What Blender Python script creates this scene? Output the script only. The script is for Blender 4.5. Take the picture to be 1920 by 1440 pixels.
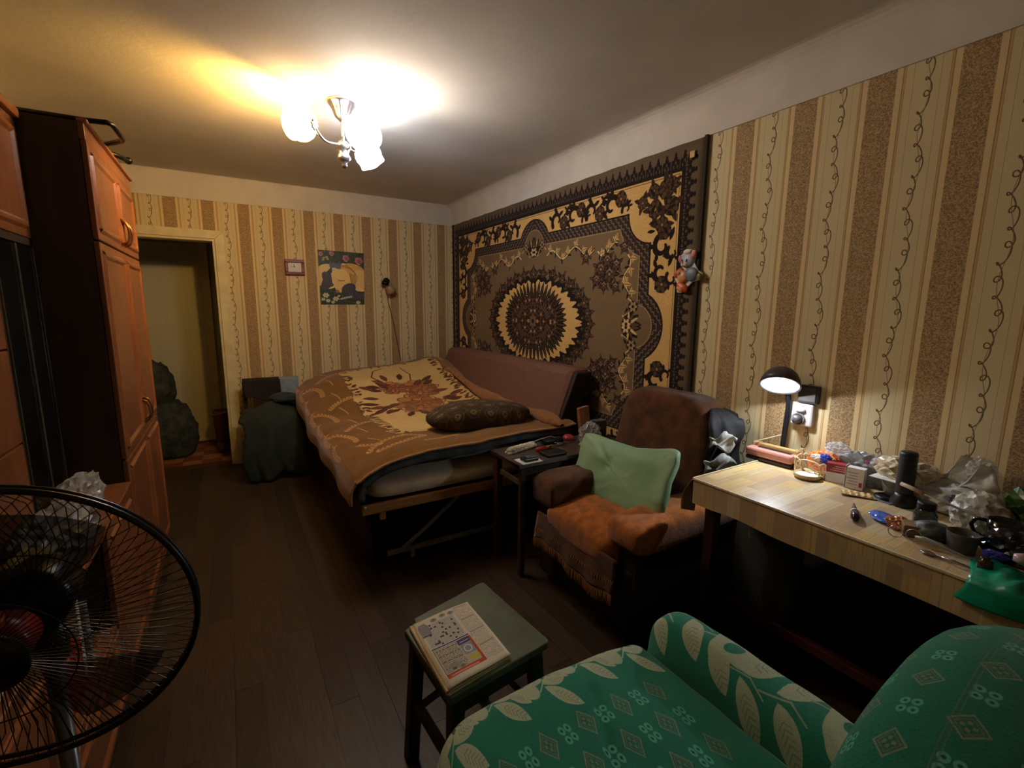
import bpy, bmesh, math, random
import numpy as np
from mathutils import Vector, Matrix, noise

PI = math.pi
S = bpy.context.scene
COL = S.collection
for o in list(bpy.data.objects):
    bpy.data.objects.remove(o)

# ---------------------------------------------------------------- camera
cam = bpy.data.cameras.new('camera')
cam.sensor_width = 36.0
cam.lens = 876.86 / 1920 * 36
cam.clip_start = 0.02
camo = bpy.data.objects.new('camera', cam)
COL.objects.link(camo)
_F = Vector((0.50972, 0.84516, -0.16090))
_R = Vector((0.85699, -0.51526, 0.00839))
_U = Vector((0.07581, 0.14216, 0.98694))
camo.matrix_world = Matrix(((_R.x, _U.x, -_F.x, 0), (_R.y, _U.y, -_F.y, 0), (_R.z, _U.z, -_F.z, 1.41), (0, 0, 0, 1)))
S.camera = camo

# ---------------------------------------------------------------- world, exposure
w = bpy.data.worlds.new('night')
S.world = w
w.use_nodes = True
w.node_tree.nodes['Background'].inputs[0].default_value = (0.02, 0.022, 0.03, 1)
w.node_tree.nodes['Background'].inputs[1].default_value = 0.05
S.view_settings.view_transform = 'Standard'
S.view_settings.look = 'None'
S.view_settings.gamma = 1
S.view_settings.use_curve_mapping = False
S.view_settings.exposure = 0.0
CHAND_W = 34.0      # glow of the chandelier's glass shades
BULB_E = 620.0      # bulbs inside the shades
LAMP_E = 480.0       # emission of the desk lamp bulb

# ---------------------------------------------------------------- helpers
def lin(c):
    return tuple(((x / 12.92) if x <= 0.04045 else ((x + 0.055) / 1.055) ** 2.4) for x in c[:3]) + (1,)

def hexc(r, g, b):
    return (r / 255, g / 255, b / 255)

MATS = {}
def mat(name, col=(.5, .5, .5), rough=.6, metal=0, var=.12, scale=30, bump=.0, bscale=200, spec=.5, col2=None,
        stretch=(1, 1, 1), emit=None, estr=0, trans=0, alpha=1, sheen=0, coords='Object', rnd=0):
    """A node material: a noise mixes two tones of the colour, another gives fine relief."""
    if name in MATS:
        return MATS[name]
    m = bpy.data.materials.new(name)
    m.use_nodes = True
    nt = m.node_tree
    b = nt.nodes['Principled BSDF']
    L = nt.links.new
    tc = nt.nodes.new('ShaderNodeTexCoord')
    mp = nt.nodes.new('ShaderNodeMapping')
    mp.inputs['Scale'].default_value = stretch
    L(tc.outputs[coords], mp.inputs[0])
    n = nt.nodes.new('ShaderNodeTexNoise')
    n.inputs['Scale'].default_value = scale
    n.inputs['Detail'].default_value = 5
    L(mp.outputs[0], n.inputs[0])
    mx = nt.nodes.new('ShaderNodeMix')
    mx.data_type = 'RGBA'
    c = lin(col)
    if col2 is None:
        a = tuple(x * (1 - var) for x in c[:3]) + (1,)
        d = tuple(min(1, x * (1 + var)) for x in c[:3]) + (1,)
    else:
        a, d = c, lin(col2)
    mx.inputs[6].default_value = a
    mx.inputs[7].default_value = d
    rp = nt.nodes.new('ShaderNodeMapRange')
    rp.inputs[1].default_value = .35
    rp.inputs[2].default_value = .65
    L(n.outputs[0], rp.inputs[0])
    L(rp.outputs[0], mx.inputs[0])
    out = mx.outputs[2]
    if rnd:
        oi = nt.nodes.new('ShaderNodeObjectInfo')
        hs = nt.nodes.new('ShaderNodeHueSaturation')
        mr = nt.nodes.new('ShaderNodeMapRange')
        mr.inputs[3].default_value = 1 - rnd
        mr.inputs[4].default_value = 1 + rnd
        L(oi.outputs['Random'], mr.inputs[0])
        L(mr.outputs[0], hs.inputs['Value'])
        L(out, hs.inputs['Color'])
        out = hs.outputs[0]
    L(out, b.inputs['Base Color'])
    b.inputs['Roughness'].default_value = rough
    b.inputs['Metallic'].default_value = metal
    b.inputs['Specular IOR Level'].default_value = spec
    b.inputs['Transmission Weight'].default_value = trans
    b.inputs['Alpha'].default_value = alpha
    if sheen:
        b.inputs['Sheen Weight'].default_value = sheen
        b.inputs['Sheen Roughness'].default_value = .5
    if bump:
        n2 = nt.nodes.new('ShaderNodeTexNoise')
        n2.inputs['Scale'].default_value = bscale
        n2.inputs['Detail'].default_value = 3
        L(mp.outputs[0], n2.inputs[0])
        bp = nt.nodes.new('ShaderNodeBump')
        bp.inputs['Strength'].default_value = bump
        bp.inputs['Distance'].default_value = .004
        L(n2.outputs[0], bp.inputs['Height'])
        L(bp.outputs[0], b.inputs['Normal'])
    if emit:
        b.inputs['Emission Color'].default_value = lin(emit)
        b.inputs['Emission Strength'].default_value = estr
    MATS[name] = m
    return m

def imat(name, arr, rough=.7, bump=.0, bscale=300, spec=.3, sheen=0, relief=0, ext='REPEAT', noise_v=.1):
    """Material whose colour is a pattern computed here with numpy, laid on by UV, broken up by noise."""
    h, wd = arr.shape[:2]
    im = bpy.data.images.new(name, wd, h, alpha=False)
    px = np.ones((h, wd, 4), np.float32)
    px[..., :3] = np.clip(arr, 0, 1)
    im.pixels.foreach_set(px.ravel())
    im.update()
    im.pack()
    m = bpy.data.materials.new(name)
    m.use_nodes = True
    nt = m.node_tree
    b = nt.nodes['Principled BSDF']
    L = nt.links.new
    t = nt.nodes.new('ShaderNodeTexImage')
    t.image = im
    t.extension = ext
    n = nt.nodes.new('ShaderNodeTexNoise')
    n.inputs['Scale'].default_value = bscale
    tc = nt.nodes.new('ShaderNodeTexCoord')
    L(tc.outputs['Object'], n.inputs[0])
    mr = nt.nodes.new('ShaderNodeMapRange')
    mr.inputs[1].default_value = .3
    mr.inputs[2].default_value = .7
    mr.inputs[3].default_value = 1 - noise_v
    mr.inputs[4].default_value = 1 + noise_v
    L(n.outputs[0], mr.inputs[0])
    hs = nt.nodes.new('ShaderNodeHueSaturation')
    L(t.outputs[0], hs.inputs['Color'])
    L(mr.outputs[0], hs.inputs['Value'])
    L(hs.outputs[0], b.inputs['Base Color'])
    b.inputs['Roughness'].default_value = rough
    b.inputs['Specular IOR Level'].default_value = spec
    if sheen:
        b.inputs['Sheen Weight'].default_value = sheen
    if bump:
        bp = nt.nodes.new('ShaderNodeBump')
        bp.inputs['Strength'].default_value = bump
        bp.inputs['Distance'].default_value = .003
        L(n.outputs[0], bp.inputs['Height'])
        L(bp.outputs[0], b.inputs['Normal'])
    return m

class Cv:
    """A small numpy canvas; x to the right, y up, in pixels."""
    def __init__(s, w, h, bg):
        s.w, s.h = w, h
        s.a = np.empty((h, w, 3), np.float32)
        s.a[:] = bg
    def _box(s, x0, y0, x1, y1):
        x0, y0, x1, y1 = max(0, int(x0)), max(0, int(y0)), min(s.w, int(x1) + 2), min(s.h, int(y1) + 2)
        if x1 <= x0 or y1 <= y0:
            return None
        X, Y = np.meshgrid(np.arange(x0, x1) + .5, np.arange(y0, y1) + .5)
        return (slice(y0, y1), slice(x0, x1)), X, Y
    def _put(s, sl, m, col):
        m = np.clip(m, 0, 1)[..., None]
        s.a[sl] = s.a[sl] * (1 - m) + np.asarray(col, np.float32) * m
    def rect(s, x0, y0, x1, y1, col):
        s.a[max(0, int(round(y0))):max(0, int(round(y1))), max(0, int(round(x0))):max(0, int(round(x1)))] = col
    def ell(s, cx, cy, rx, ry, col, rot=0, a=1.0):
        r = max(rx, ry) + 2
        b = s._box(cx - r, cy - r, cx + r, cy + r)
        if not b:
            return
        sl, X, Y = b
        c, sn = math.cos(rot), math.sin(rot)
        u = (X - cx) * c + (Y - cy) * sn
        v = -(X - cx) * sn + (Y - cy) * c
        d = np.sqrt((u / rx) ** 2 + (v / ry) ** 2)
        s._put(sl, ((1 - d) * min(rx, ry) + .5) * a if a == 1 else np.clip((1 - d) * min(rx, ry) + .5, 0, 1) * a, col)
    def ring(s, cx, cy, rx, ry, wd, col):
        r = max(rx, ry) + wd + 2
        b = s._box(cx - r, cy - r, cx + r, cy + r)
        if not b:
            return
        sl, X, Y = b
        d = np.sqrt(((X - cx) / rx) ** 2 + ((Y - cy) / ry) ** 2)
        s._put(sl, wd / 2 - np.abs(d - 1) * min(rx, ry) + .5, col)
    def poly(s, pts, col):
        P = np.asarray(pts, float)
        b = s._box(P[:, 0].min() - 1, P[:, 1].min() - 1, P[:, 0].max() + 1, P[:, 1].max() + 1)
        if not b:
            return
        sl, X, Y = b
        ins = np.zeros(X.shape, bool)
        for i in range(len(P)):
            x1, y1 = P[i - 1]
            x2, y2 = P[i]
            if y1 == y2:
                continue
            c = ((y1 > Y) != (y2 > Y)) & (X < (x2 - x1) * (Y - y1) / (y2 - y1) + x1)
            ins ^= c
        s._put(sl, ins.astype(np.float32), col)
    def line(s, pts, wd, col):
        for (x1, y1), (x2, y2) in zip(pts[:-1], pts[1:]):
            b = s._box(min(x1, x2) - wd - 1, min(y1, y2) - wd - 1, max(x1, x2) + wd + 1, max(y1, y2) + wd + 1)
            if not b:
                continue
            sl, X, Y = b
            dx, dy = x2 - x1, y2 - y1
            t = np.clip(((X - x1) * dx + (Y - y1) * dy) / (dx * dx + dy * dy + 1e-9), 0, 1)
            d = np.hypot(X - x1 - t * dx, Y - y1 - t * dy)
            s._put(sl, wd / 2 - d + .5, col)
    def leaf(s, x, y, ang, ln, wd, col, vein=None):
        t = np.linspace(0, 1, 12)
        pr = np.sin(t * PI) ** .8 * wd / 2
        ca, sa = math.cos(ang), math.sin(ang)
        L_ = [(x + ca * a * ln - sa * b, y + sa * a * ln + ca * b) for a, b in zip(t, pr)]
        R_ = [(x + ca * a * ln + sa * b, y + sa * a * ln - ca * b) for a, b in zip(t, pr)]
        s.poly(L_ + R_[::-1], col)
        if vein is not None:
            s.line([(x, y), (x + ca * ln * .85, y + sa * ln * .85)], 1.2, vein)
    def flower(s, x, y, r, n, c1, c2, rot=0, edge=None):
        for k in range(n):
            a = rot + 2 * PI * k / n
            if edge is not None:
                s.ell(x + math.cos(a) * r * .6, y + math.sin(a) * r * .6, r * .48, r * .34, edge, a)
            s.ell(x + math.cos(a) * r * .6, y + math.sin(a) * r * .6, r * .40, r * .27, c1, a)
        s.ell(x, y, r * .28, r * .28, c2)
    def grain(s, amt, seed=0):
        r = np.random.default_rng(seed)
        s.a *= 1 + (r.random((s.h, s.w, 1)).astype(np.float32) - .5) * amt
        return s.a

def link(name, me, m=None, parent=None):
    o = bpy.data.objects.new(name, me)
    COL.objects.link(o)
    if m is not None and me is not None:
        for q in (m if isinstance(m, (list, tuple)) else [m]):
            me.materials.append(q)
    if parent is not None:
        o.parent = parent
    return o

def base_of(parent):
    p = Vector((0, 0, 0))
    while parent is not None:
        p += parent.location
        parent = parent.parent
    return p

def mesh(name, V, Fc, m=None, parent=None, uv=None, smooth=False, local=False, mi=None, bevel=0, solid=0, sub=0):
    """One mesh object. Vertices are given in world coordinates unless local; they are stored relative to the parent."""
    V = np.asarray(V, float)
    if parent is not None and not local:
        V = V - np.array(base_of(parent))
    me = bpy.data.meshes.new(name)
    me.from_pydata([tuple(v) for v in V], [], [tuple(int(i) for i in f) for f in Fc])
    if uv is not None:
        ul = me.uv_layers.new(name='UVMap')
        idx = np.empty(len(me.loops), np.int32)
        me.loops.foreach_get('vertex_index', idx)
        U = np.asarray(uv, np.float32)
        ul.data.foreach_set('uv', (U[idx] if len(U) == len(V) else U).ravel())
    me.update()
    bm = bmesh.new()
    bm.from_mesh(me)
    bmesh.ops.recalc_face_normals(bm, faces=bm.faces)
    bm.to_mesh(me)
    bm.free()
    if smooth:
        me.polygons.foreach_set('use_smooth', [True] * len(me.polygons))
    o = link(name, me, m, parent)
    if mi is not None:
        me.polygons.foreach_set('material_index', mi)
    if solid:
        d = o.modifiers.new('thick', 'SOLIDIFY')
        d.thickness = solid
        d.offset = -1
    if bevel:
        d = o.modifiers.new('bevel', 'BEVEL')
        d.width = bevel
        d.segments = 2
        d.limit_method = 'ANGLE'
        d.angle_limit = .6
    if sub:
        d = o.modifiers.new('sub', 'SUBSURF')
        d.levels = sub
        d.render_levels = sub
    return o

class MB:
    """Collects simple shapes into one mesh."""
    def __init__(s):
        s.V, s.F = [], []
    def add(s, V, Fc):
        n = len(s.V)
        s.V += [tuple(v) for v in V]
        s.F += [tuple(i + n for i in f) for f in Fc]
        return s
    def box(s, x0, y0, z0, x1, y1, z1, M=None):
        V = [(x, y, z) for x in (x0, x1) for y in (y0, y1) for z in (z0, z1)]
        if M is not None:
            V = [tuple(M @ Vector(v)) for v in V]
        return s.add(V, [(0, 1, 3, 2), (4, 6, 7, 5), (0, 4, 5, 1), (2, 3, 7, 6), (0, 2, 6, 4), (1, 5, 7, 3)])
    def hexa(s, P):
        """bottom quad (4 points) then top quad"""
        return s.add(P, [(3, 2, 1, 0), (4, 5, 6, 7), (0, 1, 5, 4), (1, 2, 6, 5), (2, 3, 7, 6), (3, 0, 4, 7)])
    def prism(s, pts, a, b):
        """pts: list of 3D points of an outline; extruded by vector b from a"""
        n = len(pts)
        P = [Vector(p) + Vector(a) for p in pts]
        Q = [p + Vector(b) for p in P]
        return s.add([tuple(p) for p in P + Q], [tuple(range(n))[::-1], tuple(range(n, 2 * n))] + [(i, (i + 1) % n, n + (i + 1) % n, n + i) for i in range(n)])
    def tube(s, path, r, n=8, closed=False, caps=True):
        P = [Vector(p) for p in path]
        m = len(P)
        rr = r if isinstance(r, (list, tuple)) else [r] * m
        rings = []
        up = None
        for i, p in enumerate(P):
            a = P[(i - 1) % m] if (closed or i > 0) else P[0]
            b = P[(i + 1) % m] if (closed or i < m - 1) else P[-1]
            t = (b - a)
            t = t.normalized() if t.length > 1e-9 else Vector((0, 0, 1))
            if up is None:
                up = t.orthogonal().normalized()
            else:
                up = (up - t * up.dot(t))
                up = up.normalized() if up.length > 1e-6 else t.orthogonal().normalized()
            sd = t.cross(up)
            rings.append([tuple(p + (up * math.cos(2 * PI * k / n) + sd * math.sin(2 * PI * k / n)) * rr[i]) for k in range(n)])
        V = [v for g in rings for v in g]
        Fc = []
        for i in range(m if closed else m - 1):
            j = (i + 1) % m
            for k in range(n):
                l = (k + 1) % n
                Fc.append((i * n + k, i * n + l, j * n + l, j * n + k))
        if caps and not closed:
            Fc.append(tuple(range(n))[::-1])
            Fc.append(tuple(range((m - 1) * n, m * n)))
        return s.add(V, Fc)
    def lathe(s, prof, c=(0, 0, 0), n=24, M=None, wave=None):
        """prof: list of (r, z). wave(i, a) -> radius factor"""
        V, Fc = [], []
        m = len(prof)
        for i, (r, z) in enumerate(prof):
            for k in range(n):
                a = 2 * PI * k / n
                f = wave(i, a) if wave else 1
                v = Vector((r * f * math.cos(a), r * f * math.sin(a), z))
                if M is not None:
                    v = M @ v
                V.append(tuple(v + Vector(c)))
        for i in range(m - 1):
            for k in range(n):
                l = (k + 1) % n
                Fc.append((i * n + k, i * n + l, (i + 1) * n + l, (i + 1) * n + k))
        if prof[0][0] > 1e-6:
            Fc.append(tuple(range(n))[::-1])
        if prof[-1][0] > 1e-6:
            Fc.append(tuple(range((m - 1) * n, m * n)))
        return s.add(V, Fc)
    def ball(s, c, r, n=12, m=8, M=None):
        rx, ry, rz = r if isinstance(r, (list, tuple)) else (r, r, r)
        V, Fc = [], []
        for i in range(m + 1):
            p = -PI / 2 + PI * i / m
            for k in range(n):
                a = 2 * PI * k / n
                v = Vector((rx * math.cos(p) * math.cos(a), ry * math.cos(p) * math.sin(a), rz * math.sin(p)))
                if M is not None:
                    v = M @ v
                V.append(tuple(v + Vector(c)))
        for i in range(m):
            for k in range(n):
                l = (k + 1) % n
                Fc.append((i * n + k, i * n + l, (i + 1) * n + l, (i + 1) * n + k))
        return s.add(V, Fc)
    def build(s, name, m, parent=None, **k):
        return mesh(name, s.V, s.F, m, parent, **k)

def tag(o, label=None, cat=None, group=None, kind=None):
    if label: o['label'] = label
    if cat: o['category'] = cat
    if group: o['group'] = group
    if kind: o['kind'] = kind
    return o

def thing(name, label, cat, loc=(0, 0, 0), group=None):
    o = bpy.data.objects.new(name, None)
    o.empty_display_size = .05
    COL.objects.link(o)
    o.location = loc
    return tag(o, label, cat, group)

def struct(o):
    o['kind'] = 'structure'
    return o

def sgrid(name, fn, nu, nv, m, parent=None, closeu=False, uvs=(1, 1), smooth=True, solid=0, sub=0, uvfn=None, caps=False, **k):
    """fn(u,v)->(x,y,z), a smooth sheet"""
    V, U, Fc = [], [], []
    for i in range(nu + 1):
        for j in range(nv + 1):
            u, v = i / nu, j / nv
            V.append(fn(u, v))
            U.append(uvfn(u, v) if uvfn else (u * uvs[0], v * uvs[1]))
    for i in range(nu):
        for j in range(nv):
            a = i * (nv + 1) + j
            Fc.append((a, a + 1, a + nv + 2, a + nv + 1))
    return mesh(name, V, Fc, m, parent, uv=U, smooth=smooth, solid=solid, sub=sub, **k)

def sp(x, e):
    return math.copysign(abs(x) ** e, x)

def cushion(name, c, size, m, parent=None, e=(.35, .35), M=None, nu=48, nv=24, warp=None, seed=0, amp=0, freq=6, uvscale=None, uvfn=None, **k):
    """Superellipsoid pad: half sizes; e small = boxy. warp(v)->v on local coordinates before placing."""
    V, U, Fc = [], [], []
    for i in range(nv + 1):
        p = -PI / 2 + PI * i / nv
        for j in range(nu + 1):
            a = -PI + 2 * PI * j / nu
            cp, spn = sp(math.cos(p), e[1]), sp(math.sin(p), e[1])
            v = Vector((size[0] * cp * sp(math.cos(a), e[0]), size[1] * cp * sp(math.sin(a), e[0]), size[2] * spn))
            l = v.copy()
            if warp:
                v = warp(v)
            if amp:
                nn = v.normalized() if v.length > 1e-6 else Vector((0, 0, 1))
                v = v + nn * amp * (noise.fractal(v * freq + Vector((seed * 7.1, seed, 0)), .8, 2, 4))
            if uvfn:
                U.append(uvfn(l))
            else:
                s_ = uvscale or 1
                U.append((l.x * s_ + .5, (l.y + (size[2] - l.z) * .5 * (1 if l.y < 0 else -1) * 0) * s_ + .5))
            w_ = M @ v if M is not None else v
            V.append(tuple(w_ + Vector(c)))
    for i in range(nv):
        for j in range(nu):
            a = i * (nu + 1) + j
            Fc.append((a, a + 1, a + nu + 2, a + nu + 1))
    o = mesh(name, V, Fc, m, parent, uv=U, smooth=True, **k)
    bm = bmesh.new()
    bm.from_mesh(o.data)
    bmesh.ops.remove_doubles(bm, verts=bm.verts, dist=1e-5)
    bmesh.ops.recalc_face_normals(bm, faces=bm.faces)
    bm.to_mesh(o.data)
    bm.free()
    return o

def crumple(name, c, size, m, parent=None, seed=1, amp=.35, freq=3, flat=True, M=None, sub=4, sharp=True, facet=True, **k):
    """A crumpled bag: ridged noise on a ball, with its underside settled on what it stands on (c = base point)."""
    bm = bmesh.new()
    bmesh.ops.create_icosphere(bm, subdivisions=sub, radius=1)
    off = Vector((seed * 13.7, seed * 3.1, seed * 5.3))
    V = []
    for v in bm.verts:
        p = v.co.copy()
        r = 1 + amp * (1 - 2 * abs(noise.noise(p * freq + off))) * .7 + amp * .6 * noise.noise(p * freq * .5 - off)
        if sharp:
            r += amp * .42 * (1 - 2.4 * abs(noise.noise(p * freq * 2.3 + off)))
        q = p * r
        q = Vector((q.x * size[0], q.y * size[1], q.z * size[2]))
        V.append(q)
    zm = -size[2] * .8
    out = []
    for q in V:
        if flat and q.z < zm:
            q.z = zm + (q.z - zm) * .03
        if M is not None:
            q = M @ q
        out.append(q)
    z0 = min(q.z for q in out)
    Vw = [tuple(q + Vector((c[0], c[1], c[2] - z0))) for q in out]
    Fc = [tuple(v.index for v in f.verts) for f in bm.faces]
    bm.free()
    return mesh(name, Vw, Fc, m, parent, smooth=not facet, **k)

def RZ(a): return Matrix.Rotation(a, 3, 'Z')
def RX(a): return Matrix.Rotation(a, 3, 'X')
def RY(a): return Matrix.Rotation(a, 3, 'Y')

def rbox(name, x0, y0, z0, x1, y1, z1, m, parent=None, bevel=.004, M=None, c=None, **k):
    b = MB()
    if M is not None:
        cc = Vector(c)
        V = []
        for x in (x0, x1):
            for y in (y0, y1):
                for z in (z0, z1):
                    V.append(tuple(M @ Vector((x, y, z)) + cc))
        b.add(V, [(0, 1, 3, 2), (4, 6, 7, 5), (0, 4, 5, 1), (2, 3, 7, 6), (0, 2, 6, 4), (1, 5, 7, 3)])
    else:
        b.box(x0, y0, z0, x1, y1, z1)
    return b.build(name, m, parent, bevel=bevel, **k)
rng = random.Random(7)
# ================================================================ the room
XR, XL, YF, YN, ZC, ZW = 2.114, -0.96, 4.761, -1.15, 2.46, 2.26

white_paint = mat('whitewash', hexc(212, 204, 192), rough=.9, var=.05, scale=6, bump=.25, bscale=60)
ceil_paint = mat('ceiling_whitewash', hexc(206, 201, 194), rough=.95, var=.05, scale=2.5, bump=.25, bscale=40)

def wallpaper():
    W, H = 256, 512
    cream, brown = np.array(hexc(214, 197, 154)), np.array(hexc(186, 154, 110))
    c = Cv(W, H, cream)
    r = np.random.default_rng(3)
    bw = int(.169 * W)
    c.a[:, :bw] = brown
    c.a[:, W - bw:] = brown
    for _ in range(2600):                       # small floral stipple of the brown stripe
        x, y = r.integers(-bw, bw) % W, r.integers(0, H)
        a = r.random() * PI
        c.line([(x, y), (x + math.cos(a) * 4, y + math.sin(a) * 4)], 1.5, brown * (.62 + .1 * r.random()))
    for s_ in (1, -1):
        def X(u): return (u if s_ > 0 else W - u)
        def band(u0, u1, col):
            a, b = sorted((X(u0), X(u1)))
            c.rect(a, 0, b, H, col)
        band(bw, bw + 14, hexc(222, 198, 148))          # pale edge stripe
        band(bw + 17, bw + 19, hexc(150, 112, 70))
        band(bw + 19, bw + 25, hexc(198, 166, 112))
        band(bw + 25, bw + 26, hexc(160, 124, 80))
        band(bw + 48, bw + 49, hexc(160, 134, 92))
    stem, dark = [], hexc(96, 82, 58)
    n = 900                                             # the curling tendril, twice per tile
    for i in range(n + 1):
        t = i / n
        th = 2 * PI * 10 * t
        slow = math.sin(2 * PI * 2.0 * t) * 8
        x = W / 2 + slow + (9 + 5 * math.sin(th * .5 + .4)) * math.cos(th) + 6 * math.sin(th * .5)
        y = H * t + (17 + 6 * math.sin(th * .5 + 1.0)) * math.sin(th)
        stem.append((x, y))
    for dy in (-H, 0, H):
        c.line([(x, y + dy) for x, y in stem], 3.0, dark)
    c.line([(W / 2 + 9 * math.sin(2 * PI * 2 * t + .6) + 3, H * t) for t in np.linspace(0, 1, 90)], 1.6, hexc(136, 116, 80))
    c.a *= 1 + .03 * np.sin(np.arange(W) * 1.9)[None, :, None]
    return c.grain(.08, 1)

paper = imat('striped_wallpaper', wallpaper(), rough=.75, bump=.08, bscale=500, spec=.25, noise_v=.06)

def wall(name, quads, uvs, mt, back):
    """quads of the room face, given a thickness away from the room by the vector back"""
    V, F_, U = [], [], []
    for q, uv in zip(quads, uvs):
        n = len(V)
        V += list(q) + [tuple(np.array(p) + back) for p in q]
        U += list(uv) * 2
        F_ += [(n, n + 1, n + 2, n + 3), (n + 7, n + 6, n + 5, n + 4)] + [(n + i, n + 4 + i, n + 4 + (i + 1) % 4, n + (i + 1) % 4) for i in range(4)]
    return struct(mesh(name, V, F_, mt, uv=U))

uR = lambda y: (1.436 - y) / .2665
uF = lambda x: (x - .18) / .2575
def qx(x, y0, y1, z0, z1): return [(x, y0, z0), (x, y1, z0), (x, y1, z1), (x, y0, z1)]
def qy(y, x0, x1, z0, z1): return [(x0, y, z0), (x1, y, z0), (x1, y, z1), (x0, y, z1)]
def uvx(y0, y1, z0, z1): return [(uR(y0), z0 / .53), (uR(y1), z0 / .53), (uR(y1), z1 / .53), (uR(y0), z1 / .53)]
def uvy(x0, x1, z0, z1): return [(uF(x0), z0 / .53), (uF(x1), z0 / .53), (uF(x1), z1 / .53), (uF(x0), z1 / .53)]

tag(wall('wall_right', [qx(XR, YN - .1, YF + .1, 0, ZW + .25)], [uvx(YN - .1, YF + .1, 0, ZW + .25)], paper, np.array((.12, 0, 0))), 'wall papered with cream and tan scroll stripes behind the desk')
DX0, DX1, DZ = -.86, -.047, 1.955                       # door opening
fq = [(-1.08, DX0, 0, ZW + .25), (DX1, XR + .1, 0, ZW + .25), (DX0, DX1, DZ, ZW + .25)]
tag(wall('wall_far', [qy(YF, *q) for q in fq], [uvy(*q) for q in fq], paper, np.array((0, .12, 0))), 'far wall of yellowish striped wallpaper with the doorway')
tag(wall('wall_left', [qx(XL, YN - .1, YF + .1, 0, ZW + .25)], [uvx(YN - .1, YF + .1, 0, ZW + .25)], paper, np.array((-.12, 0, 0))), 'papered wall behind the wall unit')
tag(wall('wall_near', [qy(YN, XL - .1, XR + .1, 0, ZW + .25)], [uvy(XL - .1, XR + .1, 0, ZW + .25)], paper, np.array((0, -.12, 0))), 'papered wall behind the viewer')
b = MB().box(XL - .12, YN - .12, ZC, XR + .12, YF + .12, ZC + .1)
tag(struct(b.build('ceiling', ceil_paint)), 'whitewashed ceiling')

def cove(name, prof, path):
    """white band above the wallpaper: profile (distance from wall, z), swept straight"""
    V, F_ = [], []
    n = len(prof)
    for p in path:
        V += [p(d, z) for d, z in prof]
    F_ = [(i, i + 1, n + i + 1, n + i) for i in range(n - 1)] + [(n - 1, 0, n, 2 * n - 1), tuple(range(n)), tuple(range(n, 2 * n))[::-1]]
    o = mesh(name, V, F_, white_paint, smooth=False)
    return struct(o)
def prof(dx):
    return [(-.02, ZW), (.008, ZW), (.012, ZW + .05), (.02, ZW + .10)] + [(.02 + (dx - .02) * (1 - math.cos(t)) , ZW + .10 + .10 * math.sin(t)) for t in np.linspace(.25, PI / 2, 6)] + [(dx, ZC + .01), (-.02, ZC + .01)]
tag(cove('trim_1', prof(.092), [lambda d, z: (XR - d, YN, z), lambda d, z: (XR - d, YF, z)]), 'white cove above the right wallpaper')
tag(cove('trim_2', prof(.035), [lambda d, z: (XL, YF - d, z), lambda d, z: (XR, YF - d, z)]), 'white cove above the far wallpaper')
tag(cove('trim_3', prof(.035), [lambda d, z: (XL + d, YN, z), lambda d, z: (XL + d, YF, z)]), 'white cove above the wall unit')
tag(cove('trim_4', prof(.035), [lambda d, z: (XL, YN + d, z), lambda d, z: (XR, YN + d, z)]), 'white cove behind the viewer')

# floor: dark boards, each its own piece
floor_base = mat('floor_gap_glint', hexc(112, 92, 72), rough=.8)  # pale tone paints in the glint along the plank edges
board = mat('dark_brown_board', hexc(60, 44, 30), rough=.42, var=.25, scale=9, stretch=(14, 1, 1), bump=.06, bscale=90, spec=.35, rnd=.28, coords='Object')
fl = struct(MB().box(XL - .1, YN - .1, -.06, XR + .1, YF + .02, -.004).build('floor', floor_base))
tag(fl, 'dark brown board floor')
PW, PL, G = .0975, 1.24, .0011
plank_meshes = {}
def plank(x0, x1, y0, y1):
    k = (round(x1 - x0, 3), round(y1 - y0, 3))
    if k not in plank_meshes:
        q = MB().box(0, 0, -.006, k[0] - G, k[1] - G, 0)
        o = q.build('plank', board, fl, local=True)
        plank_meshes[k] = o.data
    else:
        o = link('plank', plank_meshes[k], None, fl)
    o.location = (x0, y0, 0)
row = 0
x = XL
while x < XR - .01:
    x1 = min(x + PW, XR)
    y = YN - ((row * 7) % 5) * PL / 5
    while y < YF:
        a, b_ = max(y, YN), min(y + PL, YF)
        if b_ - a > .02 and b_ > .1:
            plank(x, x1, a, b_)
        y += PL
    x = x1
    row += 1

# doorway: painted casing
cas = mat('old_white_enamel', hexc(214, 202, 160), rough=.45, var=.08, scale=12, bump=.2, bscale=50)
dr = tag(struct(thing('door_1', 'open doorway with an old cream painted casing', None)), kind='structure')
cw = .068
def casing(name, x0, z0, x1, z1, miter):
    pts = miter
    return MB().prism([(px, YF - .022, pz) for px, pz in pts], (0, 0, 0), (0, .03, 0)).build(name, cas, dr, bevel=.003)
casing('jamb', 0, 0, 0, 0, [(DX1, 0), (DX1 + cw, 0), (DX1 + cw, DZ + cw), (DX1, DZ)])
casing('jamb', 0, 0, 0, 0, [(DX0, 0), (DX0, DZ), (DX0 - cw, DZ + cw), (DX0 - cw, 0)])
casing('lintel', 0, 0, 0, 0, [(DX0, DZ), (DX1, DZ), (DX1 + cw, DZ + cw), (DX0 - cw, DZ + cw)])
b = MB()
b.box(DX1 - .018, YF - .01, 0, DX1, YF + .13, DZ)
b.box(DX0, YF - .01, 0, DX0 + .018, YF + .13, DZ)
b.box(DX0 + .018, YF - .01, DZ - .018, DX1 - .018, YF + .13, DZ)
b.build('door_lining', cas, dr)
MB().box(DX0 + .018, YF, 0, DX1 - .018, YF + .12, .006).build('threshold', mat('threshold_wood', hexc(70, 44, 28), rough=.6), dr)

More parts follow.
